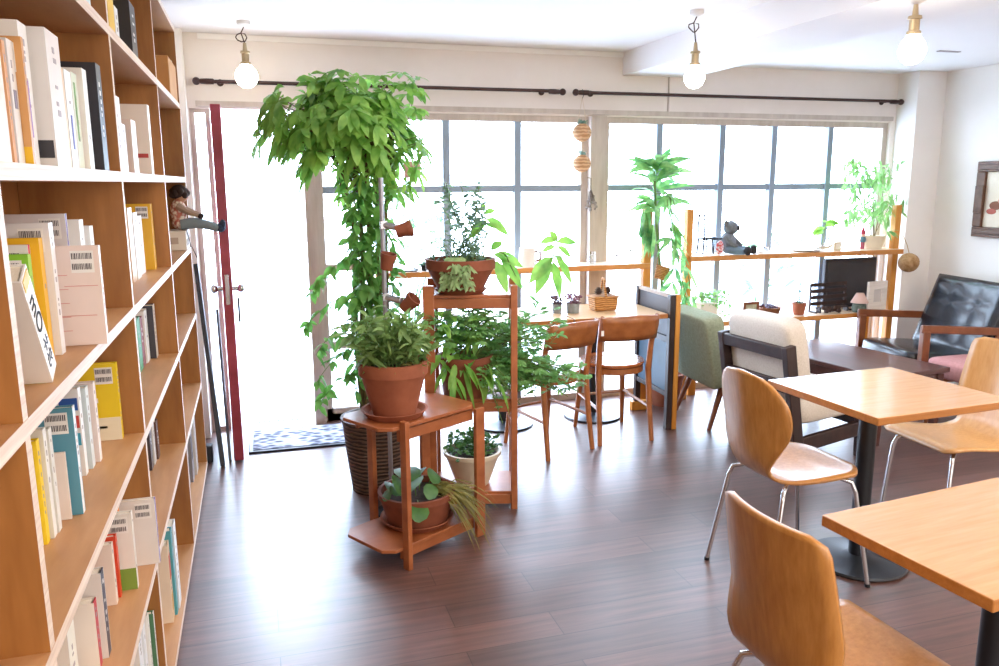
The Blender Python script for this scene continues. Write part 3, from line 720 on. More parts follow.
# ------------------------------------------------------------------ armchairs
def cushion(mb_c, dims, rot=None, e=.32):
    """soft box: superellipsoid grid"""
    o = MB(); a, b, c = (q / 2 for q in dims)
    sg = lambda v, p: math.copysign(abs(v) ** p, v)
    n, k = 32, 17; vs = []; fs = []
    rm = Euler(rot).to_matrix() if rot else Matrix.Identity(3)
    for i in range(k):
        t = -PI / 2 + PI * (i + .001) / (k - 1) * .999
        for j in range(n):
            u = 2 * PI * j / n
            v = Vector((a * sg(math.cos(t), e) * sg(math.cos(u), e), b * sg(math.cos(t), e) * sg(math.sin(u), e), c * sg(math.sin(t), e)))
            vs.append(rm @ v + Vector(mb_c))
    for i in range(k - 1):
        for j in range(n):
            q = (j + 1) % n; fs.append((i * n + j, i * n + q, (i + 1) * n + q, (i + 1) * n + j))
    fs += [tuple(reversed(range(n))), tuple(range((k - 1) * n, k * n))]
    return o.add(vs, fs)

# beige armchair, dark frame (local +X is forward)
bt = thing('armchair', 'beige cushioned armchair with dark wooden frame seen from behind', 'armchair', (2.845, 3.665, 0), R(7))
W2 = .25
for s in (-1, 1):
    y = s * W2
    MB().bar((-.18, y, .0), (-.30, y, .665), .065, .04, up=(0, 1, 0)).build('rear_leg', M['darkwood'], bt, bevel=.004)
    MB().bar((.26, y, .0), (.24, y, .38 if s < 0 else .51), .05, .036, up=(0, 1, 0)).build('front_leg', M['darkwood'], bt, bevel=.004)
    MB().bar((-.19, y, .12), (.26, y, .165), .08, .03, up=(0, 1, 0)).build('side_rail', M['darkwood'], bt, bevel=.004)
MB().box((-.0, W2, .52), (.54, .05, .026)).build('armrest', M['darkwood'], bt, bevel=.005)
for (x, z) in ((-.306, .625), (-.272, .44), (-.225, .19)):
    MB().box((x, 0, z), (.026, 2 * W2 - .03, .065), (0, R(-10), 0)).build('back_rail', M['darkwood'], bt, bevel=.003)
MB().box((.24, 0, .21), (.03, 2 * W2 - .03, .07)).build('front_rail', M['darkwood'], bt, bevel=.003)
cushion((-.198, 0, .575), (.15, .49, .44), rot=(0, R(-11), 0)).build('back_cushion', M['beige_fab'], bt, ang=80)
cushion((.045, 0, .30), (.52, .49, .15), rot=(0, R(-3), 0)).build('seat_cushion', M['beige_fab'], bt, ang=80)

gt = thing('armchair', 'green upholstered armchair with short wooden legs beside the beige one', 'armchair', (2.87, 4.31, 0), R(-3))
cushion((-.245, 0, .485), (.13, .54, .45), rot=(0, R(-12), 0), e=.17).build('backrest', M['green_fab'], gt, ang=80)
cushion((.02, 0, .345), (.50, .47, .13), rot=(0, R(-4), 0)).build('seat_cushion', M['green_fab'], gt, ang=80)
for s in (-1, 1):
    MB().tube([(-.16, s * .19, .31), (-.27, s * .225, 0)], [.022, .013], 10).build('leg', M['midwood'], gt)
    MB().tube([(.17, s * .19, .30), (.24, s * .225, 0)], [.022, .013], 10).build('leg', M['post'], gt)
    MB().bar((-.2, s * .235, .44), (.2, s * .235, .47), .05, .02, up=(0, 1, 0)).build('armrest', M['midwood'], gt, bevel=.004)
MB().box((0, 0, .275), (.46, .42, .03)).build('seat_frame', M['midwood'], gt, bevel=.004)

# black leather armchair (faces -X)
lt = thing('armchair', 'black leather armchair with tufted back and wooden arms by the wall', 'armchair', (4.36, 4.23, 0), R(172))
rows = MB()
def tufted(c, w, h, th, rx, nx, ny):
    """button-tufted slab standing in local YZ, leaning by rx about Y"""
    o = MB(); gx, gy = nx * 8, ny * 8; rm = Euler((0, rx, 0)).to_matrix(); fr = []; bk = []
    for i in range(gy + 1):
        ra = []; rb = []
        for j in range(gx + 1):
            u = j / gx; v = i / gy
            su = abs(math.sin(u * nx * PI)) ** .5; sv = abs(math.sin(v * ny * PI)) ** .5
            ed = min(1, min(u, 1 - u) * 14) * min(1, min(v, 1 - v) * 14)
            d = th * (.78 + .11 * su + .11 * sv) * (.5 + .5 * ed ** .5)
            ra.append(rm @ Vector((d / 2 + th * .1, (u - .5) * w, (v - .5) * h)) + Vector(c))
            rb.append(rm @ Vector((-th / 2 * (.6 + .4 * ed), (u - .5) * w, (v - .5) * h)) + Vector(c))
        fr.append(ra); bk.append(rb)
    o.grid(fr); o.grid([list(reversed(r)) for r in bk])
    k = len(fr[0])
    o.grid([fr[0], bk[0]]); o.grid([fr[-1], bk[-1]]); o.grid([[r[0] for r in fr], [r[0] for r in bk]]); o.grid([[r[-1] for r in fr], [r[-1] for r in bk]])
    return o
tufted((-.225, 0, .585), .68, .52, .10, R(-20), 3, 3).build('backrest', M['leather'], lt, ang=70)
cushion((.06, 0, .335), (.60, .58, .13), rot=(0, R(-4), 0)).build('seat_cushion', M['leather'], lt, ang=80)
for s in (-1, 1):
    MB().bar((.33, s * .335, .575), (-.33, s * .335, .535), .05, .03, up=(0, 1, 0)).build('armrest', M['midwood'], lt, bevel=.006)
    MB().box((.30, s * .335, .28), (.05, .045, .56)).build('front_leg', M['midwood'], lt, bevel=.005)
    MB().bar((-.22, s * .335, .52), (-.30, s * .335, 0), .05, .045, up=(0, 1, 0)).build('rear_leg', M['midwood'], lt, bevel=.005)
    MB().box((.02, s * .335, .25), (.52, .03, .05)).build('side_rail', M['midwood'], lt, bevel=.004)

ct = thing('coffee_table', 'low dark brown coffee table between the armchairs', 'coffee table', (3.52, 4.03, 0), R(7))
MB().box((0, 0, .405), (.56, .98, .03)).build('tabletop', M['coffee'], ct, bevel=.004)
MB().box((0, 0, .35), (.50, .92, .08)).build('apron', M['coffee'], ct, bevel=.003)
for sx in (-1, 1):
    for sy in (-1, 1): MB().box((sx * .235, sy * .445, .19), (.05, .05, .38), taper=.7).build('leg', M['coffee'], ct, bevel=.003)

pt = thing('stool', 'pink upholstered stool half hidden behind the pale plywood chair', 'stool', (4.10, 3.66, 0))
cushion((0, 0, .37), (.36, .36, .12)).build('seat', M['pink_fab'], pt, ang=80)
for sx in (-1, 1):
    for sy in (-1, 1): MB().tube([(sx * .12, sy * .12, .33), (sx * .15, sy * .15, 0)], [.018, .012], 8).build('leg', M['midwood'], pt)

# painting on the right wall
t = thing('framed_painting', 'brown framed still life painting hanging on white wall', 'painting', (XR, 4.10, 1.365), 0)
FW, FH = .66, .515
for (yy, zz_, sy, sz) in ((0, FH / 2 - .035, FW, .07), (0, -FH / 2 + .035, FW, .07), (FW / 2 - .035, 0, .07, FH - .14), (-FW / 2 + .035, 0, .07, FH - .14)):
    MB().box((-.018, yy, zz_), (.036, sy, sz)).box((-.04, yy * .985, zz_ * .985), (.012, sy * .97, sz * .5)).build('frame_bar', mat('painting_frame', '#6e4a34', '#4c3020', .45, scale=(20, 20, 20), bump=.2), t, bevel=.005)
MB().box((-.014, 0, 0), (.006, FW - .14, FH - .14)).build('canvas', mat('canvas_paint', '#e9e0cf', '#d9cdb8', .8, scale=(6, 6, 6)), t, smooth=False)
o = MB()
for k, (yy, zz_, ry, rz_) in enumerate(((.17, -.04, .05, .03), (.10, -.02, .06, .05), (.2, -.08, .04, .02), (.02, -.05, .06, .04))):
    o.ball((-.018, yy, zz_), (.002, ry, rz_), 12, mi=k % 3)
o.build('painted_shapes', [plain('#8a5a44', .8), plain('#d8a898', .8), plain('#b9685a', .8)], t)

# ------------------------------------------------------------------ plants
def rnd(a, b): return random.uniform(a, b)
def pot_prof(rb, rt_, h, lip=.02, lh=.03):
    return [(0, 0), (rb, 0), (rt_ - lip * .35, h - lh), (rt_, h - lh), (rt_ + .002, h), (rt_ - .012, h), (rt_ - .016, h - .03), (0, h - .03)]
def pot(t, rb, rt_, h, m, z=0, lip=.02, lh=.03, name='pot'):
    p = MB().lathe(pot_prof(rb, rt_, h, lip, lh), (0, 0, z), 36).build(name, M[m], t, ang=50)
    MB().lathe([(0, h - .034), (rt_ - .017, h - .034), (rt_ - .017, h - .026), (rt_ * .5, h - .02), (0, h - .018)], (0, 0, z), 24).build('soil', M['soil'], t)
    return p
def saucer(t, r, m, z=0):
    return MB().lathe([(0, 0), (r * .85, 0), (r, .025), (r + .004, .028), (r - .006, .028), (r * .83, .008), (0, .008)], (0, 0, z), 36).build('saucer', M[m], t)
def rdir(elev=None):
    a = rnd(0, 2 * PI); e = elev if elev is not None else rnd(-.5, 1.2)
    return Vector((math.cos(a) * math.cos(e), math.sin(a) * math.cos(e), math.sin(e)))

# schefflera tree in a wicker basket
sch = thing('umbrella_tree', 'tall leafy umbrella tree with spreading green crown in a dark wicker basket', 'plant', (.52, 3.80, 0))
MB().lathe([(0, 0), (.125, 0), (.15, .2), (.165, .36), (.172, .37), (.158, .37), (.15, .34), (0, .34)], (0, 0, 0), 36).build('wicker_basket', M['wickd'], sch)
MB().lathe([(0, .335), (.15, .335), (.1, .35), (0, .352)], (0, 0, 0), 20).build('soil', M['soil'], sch)
o = MB()
trunks = [[(-.03, 0, .33), (-.05, 0, .8), (-.03, .02, 1.2), (-.05, .03, 1.6)], [(.03, .02, .33), (.02, .01, .7), (.045, 0, 1.1), (.04, .02, 1.68)], [(0, -.03, .33), (-.01, -.02, .9), (0, 0, 1.3), (-.01, -.04, 1.7)],
          [(-.05, .03, .33), (-.08, .04, .8), (-.06, .05, 1.25), (-.12, .06, 1.62)], [(.05, -.02, .33), (.07, 0, .9), (.08, .02, 1.35), (.13, .02, 1.64)]]
for tr in trunks: o.tube(tr, [.017, .014, .012, .008], 8)
petioles = []
lv = MB()
def palmate(p, d, L, n=7, spread=.9, W=.32):
    d = Vector(d).normalized(); a = d.orthogonal().normalized(); b = d.cross(a)
    for k in range(n):
        an = 2 * PI * k / n + rnd(-.2, .2)
        q = (a * math.cos(an) + b * math.sin(an)) * spread + d * rnd(.15, .5)
        q.z -= .25
        lv.leaf(p, q, L * rnd(.8, 1.1), L * W * rnd(.9, 1.15), droop=rnd(.25, .7), fold=.18, up=(d.x + rnd(-.8, .8), d.y - rnd(-.4, .8), abs(d.z) + .3), pts=((0, .1), (.25, .55), (.6, 1), (.85, .7), (1, .05)))
for k in range(185):
    while True:
        u = Vector((rnd(-1, 1), rnd(-1, 1), rnd(-.9, 1)))
        if .35 < u.length < 1: break
    c = Vector((-.12 + u.x * .38, u.y * .28, 1.77 + u.z * .17 + .05 * math.sin(9 * u.x + 2) - .05 * (u.x * u.x)))
    tr = trunks[k % 5]; s = Vector(tr[3]) + Vector((0, 0, rnd(-.15, .05)))
    o.tube([s, (s + c) / 2 + Vector((0, 0, .05)), c], [.004, .003, .002], 5, cap=False)
    dd_ = (c - Vector((-.05, 0, 1.6))); dd_.z = abs(dd_.z) * .6 + .12
    palmate(c, dd_, rnd(.075, .11), n=random.choice((5, 6, 7)), W=.42)
for k in range(46):                       # upright tips at the top
    c = Vector((rnd(-.28, .24), rnd(-.15, .15), rnd(1.82, 1.99)))
    palmate(c, (rnd(-.5, .5), rnd(-.8, .3), 1), rnd(.06, .09), n=6, W=.42)
for k in range(34):                       # skirt under the crown on the right
    c = Vector((rnd(-.14, .22), rnd(-.15, .12), rnd(1.42, 1.66)))
    palmate(c, (rnd(-1, 1), rnd(-1, .5), .3), rnd(.06, .09), n=6)
o.build('trunk', M['trunk'], sch)
lv.build('crown_foliage', M['lf_sch'], sch, recalc=False, ang=180)
vn = MB(); vs_ = MB()
for k in range(16):
    a0 = rnd(0, 6); x0 = rnd(-.12, .1); zt_ = rnd(1.3, 1.55); zl = rnd(.42, .8)
    pts = []
    for i in range(9):
        z = zt_ - (zt_ - zl) * i / 8
        pts.append(Vector((x0 + .03 * math.sin(a0 + z * 7) + rnd(-.008, .008), -.04 + .05 * math.cos(a0 + z * 6), z)))
    vs_.tube(pts, .002, 4, cap=False)
    for i in range(36):
        p = pts[min(8, int(i / 36 * 8.9))] + Vector((rnd(-.02, .02), rnd(-.02, .02), rnd(-.08, .08)))
        dd_ = rdir(rnd(-.9, .4))
        L = rnd(.04, .07); vn.leaf(p + dd_ * .02, dd_, L, L * .62, droop=.5)
for k in range(5):                        # loose runners to the left
    z = (1.15, .98, .85, .72, .60)[k]; n = 9
    pts = [Vector((-.1 - .16 * (i / n) * (1.1 if k != 1 else 1.4), -.03, z - .12 * (i / n) ** 2 - .03 * i / n)) for i in range(n + 1)]
    vs_.tube(pts, .002, 4, cap=False)
    for i in range(26):
        p = pts[random.randrange(n + 1)]; dd_ = rdir(rnd(-1, .2)); L = rnd(.035, .065)
        vn.leaf(p, dd_, L, L * .55, droop=.5)
vs_.build('vine_stem', M['stemg'], sch, recalc=False)
vn.build('vine_foliage', M['lf_vine'], sch, recalc=False, ang=180)

# metal pole with three clamped cups
mp_ = thing('pole_stand', 'thin metal pole stand with side clamps between tree and plant stand', 'stand', (.535, 3.46, 0))
MB().tube([(0, 0, .02), (-.005, 0, 1.52)], .0105, 10).build('pole', plain('#a4a6b0', .3, metal=.6), mp_)
MB().lathe([(0, 0), (.08, 0), (.08, .012), (.012, .022), (0, .022)], (0, 0, 0), 24).build('base', M['blackmetal'], mp_)
cups = [((.05, -.02, 1.30), (.25, R(75), 0), 'upper tilted'), ((.0, -.05, 1.17), (R(10), R(10), 0), 'middle'), ((.06, -.045, .985), (R(25), R(40), 0), 'lowest tilted')]
labs = ['small terracotta cup clamped sideways high on the metal pole', 'small terracotta cup clamped on the metal pole below the highest', 'small terracotta cup clamped tilted just above the bushy potted plant']
for (p, rr, nm), lb_ in zip(cups, labs):
    p = Vector(p)
    MB().tube([(0, 0, p.z + .02), p + Vector((0, -.015, .01))], .015, 12).box((0, 0, p.z + .02), (.03, .03, .036)).build('clamp', plain('#b9bac2', .25, metal=.7), mp_, bevel=.002)
    ob = MB().lathe([(0, -.035), (.026, -.035), (.033, .018), (.036, .018), (.036, .035), (.03, .035), (.024, -.02), (0, -.02)], (0, 0, 0), 20).build('clay_cup', M['terrad'])
    ob.location = Vector((.535, 3.46, 0)) + p + Vector((.03 if p.x > .02 else 0, -.035, 0)); ob.rotation_euler = rr; ob.location.z += .0
    tag(ob, lb_, 'cup')

# plant stand
def stand_poly(sx, sy, c=.04):
    return [(-sx + c, -sy), (sx - c, -sy), (sx, -sy + c), (sx, sy - c), (sx - c, sy), (-sx + c, sy), (-sx, sy - c), (-sx, -sy + c)]
U1 = thing('plant_stand', 'lower reddish wooden plant stand with two shelves standing in front', 'plant stand', (.59, 3.135, 0), R(30))
for z in (.09, .585):
    sx, sy = .225, .15
    MB().prism([(x - .055 if x < 0 else x, y) for x, y in stand_poly(sx, sy)], z - .014, z).build('shelf', M['stand'], U1, bevel=.002)
for z in (.06, .545):
    for s in (-1, 1): MB().box((.0, s * .13, z - .005), (.40, .016, .045)).build('rail', M['stand'], U1, bevel=.002)
for (x, y, hh_) in ((-.195, -.165, .605), (.215, -.16, .57), (-.085, .186, .57), (.215, .186, .57)):
    MB().box((x, y, hh_ / 2), (.05 if x > 0 else .022, .018 if x > 0 else .035, hh_)).build('leg', M['stand'], U1, bevel=.002)
U2 = thing('plant_stand', 'taller reddish wooden plant stand with three shelves, carrying the bowl on top', 'plant stand', (.945, 3.53, 0), R(-16))
for z, ins in ((.08, 0), (.525, 0), (1.005, 0)):
    MB().prism(stand_poly(.185, .135, .01), z - .014, z).build('shelf', M['stand'], U2, bevel=.002)
for z in (.045, .49, .968):
    for s in (-1, 1): MB().box((0, s * .14, z), (.36, .014, .045)).build('rail', M['stand'], U2, bevel=.002)
for sx in (-1, 1):
    for sy in (-1, 1): MB().box((sx * .19, sy * .148, .525), (.03 if sx > 0 else .05, .03, 1.05)).build('post', M['stand'], U2, bevel=.003)

# bushy narrow-leaved plant in the big terracotta pot
p1 = thing('potted_plant', 'bushy narrow-leaved plant in a large terracotta pot on the lower stand', 'plant', (.495, 3.065, .5855))
saucer(p1, .130, 'terra'); pot(p1, .085, .137, .215, 'terra', .0085, lh=.05)
lv = MB(); st_ = MB()
for k in range(60):
    a = rnd(0, 2 * PI); r0 = rnd(0, .09); b = Vector((r0 * math.cos(a), r0 * math.sin(a), .19))
    lean = rnd(.1, .8); hgt = rnd(.12, .27)
    tip = b + Vector((math.cos(a) * lean * .16, math.sin(a) * lean * .16, hgt * (1 - .35 * lean)))
    st_.tube([b, (b + tip) / 2 + Vector((0, 0, .02)), tip], .0022, 4, cap=False)
    for i in range(16):
        t_ = rnd(.25, 1); p = b.lerp(tip, t_); q = rdir(rnd(-.2, 1.0)); L = rnd(.05, .095)
        lv.leaf(p, q, L, rnd(.012, .021), droop=rnd(.1, .6), fold=.2)
lv.build('foliage', M['lf_spider'], p1, recalc=False, ang=180); st_.build('stem', M['stemg'], p1, recalc=False)
dl = MB()
for k in range(14):
    a = rnd(0, 2 * PI); dl.leaf((rnd(-.05, .1), rnd(-.1, .0), .2), (math.cos(a), -abs(math.sin(a)), rnd(.5, 1.4)), rnd(.07, .13), .008, droop=.5)
dl.build('dry_leaves', M['lf_dry'], p1, recalc=False, ang=180)

# low bowl with round leaves and dry grass
p2 = thing('potted_plant', 'wide low terracotta bowl with round leaves and drooping dry grass', 'plant', (.59, 3.135, .0905))
saucer(p2, .152, 'terra'); pot(p2, .126, .161, .135, 'terrad', .0085, lh=.025)
lv = MB(); st_ = MB()
for (x, y, z, L) in ((-.07, -.03, .2, .10), (-.02, -.06, .21, .11), (-.05, .03, .23, .12), (-.1, .02, .17, .09), (-.02, -.13, .13, .10), (.03, .05, .21, .09), (.06, -.05, .17, .07), (-.13, -.02, .16, .07), (.09, .05, .19, .08)):
    st_.tube([(x * .5, y * .5, .12), (x * .9, y * .9, z)], .0025, 5, cap=False)
    q = Vector((rnd(-.6, .2), -.8, rnd(-.2, .3)))
    lv.leaf((x, y, z), q, L, L * .95, droop=.3, fold=.1, pts=((0, .3), (.2, .85), (.5, 1), (.8, .8), (1, .2)))
lv.build('foliage', M['lf_dark'], p2, recalc=False, ang=180); st_.build('stem', M['stemg'], p2, recalc=False)
gr = MB()
for k in range(170):
    b = Vector((rnd(.05, .12), rnd(-.05, .05), .13)); a = rnd(-1.1, .7); q = Vector((math.cos(a), math.sin(a), rnd(.15, .7)))
    L = rnd(.16, .30)
    gr.leaf(b, q, L, .008, droop=rnd(.7, 1.15), fold=.1)
gr.build('dry_grass', M['lf_dry'], p2, recalc=False, ang=180)

# white pot
p3 = thing('potted_plant', 'cream ceramic pot with small dense leaves on the bottom shelf of taller stand', 'plant', (.935, 3.515, .0805))
pot(p3, .078, .138, .165, 'whitepot', 0, lh=.018)
lv = MB()
for k in range(420):
    a = rnd(0, 2 * PI); r0 = rnd(0, .13); p = Vector((r0 * math.cos(a), r0 * math.sin(a), .15 + rnd(0, .12) * (1 - r0 * 3)))
    L = rnd(.018, .034); lv.leaf(p, rdir(rnd(-.3, 1)), L, L * .6, droop=.2)
lv.build('foliage', M['lf_dark'], p3, recalc=False, ang=180)

# geranium in dark pot
p4 = thing('potted_plant', 'sprawling scented geranium with feathery leaves in dark terracotta pot', 'plant', (.90, 3.50, .5255))
pot(p4, .10, .128, .19, 'terrad', .0, lh=.03)
lv = MB(); st_ = MB(); bg = MB()
def lobed(p, d, L):
    d = Vector(d).normalized(); x = d.cross(Vector((0, 0, 1)))
    if x.length < .1: x = d.orthogonal()
    x.normalize(); up = x.cross(d)
    for k in range(-2, 3):
        q = d * math.cos(k * .55) + x * math.sin(k * .55)
        lv.leaf(p, q, L * (1 - .12 * abs(k)), L * .29, droop=.2, fold=.1, pts=((0, .25), (.4, .6), (.65, 1), (.85, .85), (1, .1)))
def branch(b, tip, n, L):
    b = Vector(b); tip = Vector(tip); mid = (b + tip) / 2 + Vector((0, 0, .06))
    pts = [b.lerp(mid, t).lerp(mid.lerp(tip, t), t) for t in (0, .25, .5, .75, 1)]
    st_.tube(pts, [.004, .0035, .003, .0025, .002], 5, cap=False)
    for i in range(n):
        t = rnd(.3, 1); p = b.lerp(mid, t).lerp(mid.lerp(tip, t), t); q = rdir(rnd(-.3, .9)); e = p + q * rnd(.02, .06)
        st_.tube([p, e], .0012, 4, cap=False); lobed(e, q, L * rnd(.7, 1.2))
for k in range(20):
    a = rnd(0, 2 * PI)
    branch((.05 * math.cos(a), .05 * math.sin(a), .17), (rnd(-.18, .18), rnd(-.16, .1), rnd(.25, .45)), 12, .05)
for k in range(36):
    branch((.05, 0, .18), (rnd(.18, .50), rnd(-.12, .1), rnd(-.08, .38)), 11, .05)
for k in range(12):
    branch((.05, 0, .18), (rnd(.38, .56), rnd(-.12, .05), rnd(-.04, .16)), 9, .05)
for k in range(7):
    branch((.04, -.05, .17), (rnd(.05, .2), rnd(-.2, -.12), rnd(-.1, .08)), 7, .04)
lv.build('foliage', M['lf_ger'], p4, recalc=False, ang=180); st_.build('stem', M['stemg'], p4, recalc=False)
for k in range(34):
    a = rnd(0, 2 * PI); z = rnd(.15, .38)
    bg.leaf((rnd(-.14, .04), rnd(-.15, .0), z), (rnd(-.6, .6), rnd(-1, .2), rnd(-.5, .4)), rnd(.06, .11), rnd(.025, .045), droop=.6)
for k in range(16):
    bg.leaf((rnd(-.12, .1), rnd(-.18, -.1), rnd(.1, .18)), (rnd(-.6, .6), -.5, rnd(-1, .0)), rnd(.08, .13), rnd(.02, .034), droop=.5)
bg.build('broad_leaves', M['lf_big'], p4, recalc=False, ang=180)

# bowl on top
p5 = thing('potted_plant', 'terracotta bowl of mixed succulents and fern on top of the taller stand', 'plant', (.885, 3.50, 1.0055))
pot(p5, .095, .158, .155, 'terrad', 0, lh=.045)
MB().lathe([(0, 0), (.1, 0), (.12, .02), (.105, .02), (.09, .008), (0, .008)], (0, 0, 0), 30).build('saucer', M['terrad'], p5)
su = MB()
for k in range(5):
    c = Vector((-.11 + k * .05, rnd(-.05, .05), .14))
    for i in range(16):
        su.leaf(c, rdir(rnd(.1, 1.3)), rnd(.025, .05), .009, droop=-.1)
su.build('succulent', M['lf_blue'], p5, recalc=False, ang=180)
fe = MB()
for k in range(20):                      # fern fronds drooping over the rim
    a = rnd(-2.7, -.9); b = Vector((-.04, -.05, .15)); q = Vector((math.cos(a) * .8, math.sin(a), .5)); L = rnd(.07, .12)
    for i in range(16):
        t = i / 15; p = b + q * L * t - Vector((0, 0, 1)) * L * 1.5 * t * t * t
        for s_ in (-1, 1):
            fe.leaf(p, Vector((s_ * .8 + rnd(-.2, .2), rnd(-.5, .1), rnd(-.7, .2))), .034 * (1 - t * .5), .012, droop=.3, up=(rnd(-.3, .3), -1, .5))
for k in range(60):
    p = Vector((rnd(-.08, .0), rnd(-.18, -.15), rnd(.06, .15))); fe.leaf(p, (rnd(-1, 1), -.3, rnd(-1, .2)), .034, .012, up=(0, -1, .3))
fe.build('fern', M['lf_fern'], p5, recalc=False, ang=180)
hb = MB(); hs = MB()
for k in range(22):
    b = Vector((rnd(-.02, .1), rnd(-.05, .05), .14)); tip = b + Vector((rnd(-.12, .1), rnd(-.08, .08), rnd(.08, .17)))
    hs.tube([b, (b + tip) / 2 + Vector((0, 0, .02)), tip], .0018, 4, cap=False)
    for i in range(22):
        p = b.lerp(tip, rnd(.3, 1)) + Vector((rnd(-.015, .015), rnd(-.015, .015), rnd(-.01, .015))); hb.leaf(p, rdir(rnd(-.5, .8)), rnd(.014, .03), .010, droop=.4)
for k in range(9):                       # taller sprigs
    b = Vector((rnd(0, .12), rnd(-.05, .05), .14)); tip = b + Vector((rnd(-.16, .12), rnd(-.05, .05), rnd(.20, .40)))
    hs.tube([b, tip], .0022, 4, cap=False)
    for i in range(26):
        p = b.lerp(tip, rnd(.45, 1)); hb.leaf(p, rdir(rnd(-.3, .8)), rnd(.03, .05), .016, droop=.3)
hb.build('herb_foliage', M['lf_blue'], p5, recalc=False, ang=180)
bl = MB()
def long_branch(pts, spots):
    hs.tube([Vector(p) for p in pts], .003, 5, cap=False)
    for (p, d, L) in spots: bl.leaf(p, d, L * 1.12, L * .5, droop=.35, fold=.15, up=(rnd(-.5, .5), -1, .6))
long_branch([(.08, 0, .14), (.14, -.03, .20), (.2, -.05, .17), (.25, -.06, .06), (.31, -.06, -.02), (.36, -.05, .02), (.40, -.05, .12), (.44, -.05, .17), (.45, -.05, .24)],
            [((.14, -.03, .15), (-.4, -.5, -.2), .09), ((.16, -.03, .14), (.3, -.6, -.9), .11), ((.18, -.04, .15), (.8, -.3, -.8), .12), ((.15, -.03, .17), (1, -.2, -.1), .12), ((.14, -.03, .19), (.3, -.3, .6), .08), ((.2, -.04, .16), (-.1, -.6, .3), .08),
             ((.43, -.05, .13), (.1, -.5, -1), .12), ((.44, -.05, .16), (.7, -.3, -.9), .11), ((.43, -.05, .15), (-1, -.2, -.5), .13), ((.42, -.05, .14), (-.8, -.4, -.9), .13), ((.43, -.05, .16), (.0, -.6, .1), .09), ((.45, -.05, .22), (1, 0, .3), .09), ((.45, -.05, .23), (-.9, 0, .2), .08), ((.44, -.05, .2), (-1, 0, .0), .06), ((.45, -.05, .2), (1, 0, -.4), .07), ((.45, -.05, .22), (-.4, 0, .8), .08)])
long_branch([(.1, .02, .14), (.13, .02, .26), (.12, .02, .36)], [((.13, .02, .32), (-1, -.2, -.5), .09), ((.13, .02, .33), (1, -.2, -.4), .10), ((.12, .02, .35), (.6, -.2, .5), .06), ((.12, .02, .36), (-.2, 0, 1), .06), ((.13, .02, .3), (.9, 0, .1), .07)])
hs.build('stem', M['stemg'], p5, recalc=False)
bl.build('broad_leaves', M['lf_big'], p5, recalc=False, ang=180)

# hanging fibre planters
def hang_pot(x, y, z, ztop, r, label, m='fiber', leaves=True, grp=None, hook=True):
    t = thing('hanging_planter', label, 'planter', (x, y, z), 0, grp)
    MB().ball((0, 0, 0), (r, r, r * .95), 18).build('fibre_ball', M[m], t)
    o = MB()
    for k in range(4):
        a = k * PI / 2 + .4
        o.tube([(r * 1.02 * math.cos(a), r * 1.02 * math.sin(a), 0), (r * .6 * math.cos(a), r * .6 * math.sin(a), r * 1.1), (0, 0, ztop - z - .03)], .0015, 5)
    o.build('cord', plain('#d8c8b0', .8), t)
    if hook: MB().tube([(0, 0, ztop - z - .04), (.01, 0, ztop - z - .015), (0, 0, ztop - z + .02)], .0022, 6).build('hook', M['ink'], t)
    lv = MB()
    for k in range(26): lv.leaf((rnd(-.02, .02), rnd(-.02, .02), r * .9), rdir(rnd(.2, 1.4)), rnd(.02, .045), .014, droop=.2)
    lv.build('foliage', M['lf_blue'], t, recalc=False, ang=180)
hang_pot(2.062, 4.91, 1.81, 2.06, .062, 'coconut fibre ball planter hanging from curtain rod, upper of two', hook=True)
hang_pot(2.064, 4.91, 1.615, 1.745, .060, 'coconut fibre ball planter hanging below another one', hook=False)
def cyl_hang(x, y, z, label):
    t = thing('hanging_planter', label, 'planter', (x, y, z))
    MB().lathe([(0, -.05), (.05, -.05), (.055, .05), (.05, .05), (.045, -.03), (0, -.03)], (0, 0, 0), 20).build('clay_pot', plain('#c9a08c', .8), t)
    o = MB()
    for s in (-1, 1): o.tube([(s * .053, 0, .04), (0, 0, .42), (0, 0, 2.06 - z)], .0015, 5)
    o.build('cord', M['ink'], t)
cyl_hang(.945, 4.9, 1.575, 'pinkish clay pot hanging on a cord beside the tree crown')
cyl_hang(.79, 4.9, 1.575, 'pinkish clay pot hanging half hidden behind the tree crown')
t = thing('dried_flowers', 'bunch of dried flowers hanging on the window post', 'dried flowers', (2.14, 4.93, 1.46))
o = MB()
for k in range(26):
    q = Vector((rnd(-.35, .35), rnd(-.3, .1), -1)); o.leaf((0, 0, 0), q, rnd(.08, .17), .008, droop=.1)
    o.ball(Vector((0, 0, 0)) + q.normalized() * rnd(.06, .15), .009, 6)
o.build('flower_heads', mat('dried_flower', '#a8a09c', '#7c7470', .9, scale=(40, 40, 40)), t)
MB().tube([(0, 0, -.02), (0, 0, .06), (0, .05, .065)], .004, 6).build('stem', M['trunk'], t)

# dracaena behind the partition
dr_ = thing('potted_plant', 'tall variegated dracaena with long leaves and trailing stems behind partition', 'plant', (2.62, 4.72, 0))
pot(dr_, .09, .13, .22, 'terra', 0)
lv = MB(); st_ = MB()
st_.tube([(0, 0, .2), (-.03, 0, .7), (-.10, .0, 1.2), (-.13, 0, 1.56)], [.012, .01, .009, .007], 8)
for k in range(64):
    z = rnd(1.30, 1.64); a = rnd(0, 2 * PI); q = Vector((math.cos(a), math.sin(a) * .5, rnd(-.1, .8)))
    lv.leaf((-.10 - .03 * (z - 1.2), 0, z), q, rnd(.18, .29), rnd(.036, .052), droop=rnd(.15, .5), fold=.2)
for (x, n) in ((-.21, 8), (-.17, 8)):
    for i in range(n): lv.leaf((x + rnd(-.02, .03), -.04, rnd(1.18, 1.34)), (rnd(-.6, .3), rnd(-.5, 0), -1), rnd(.13, .20), .042, droop=.2)
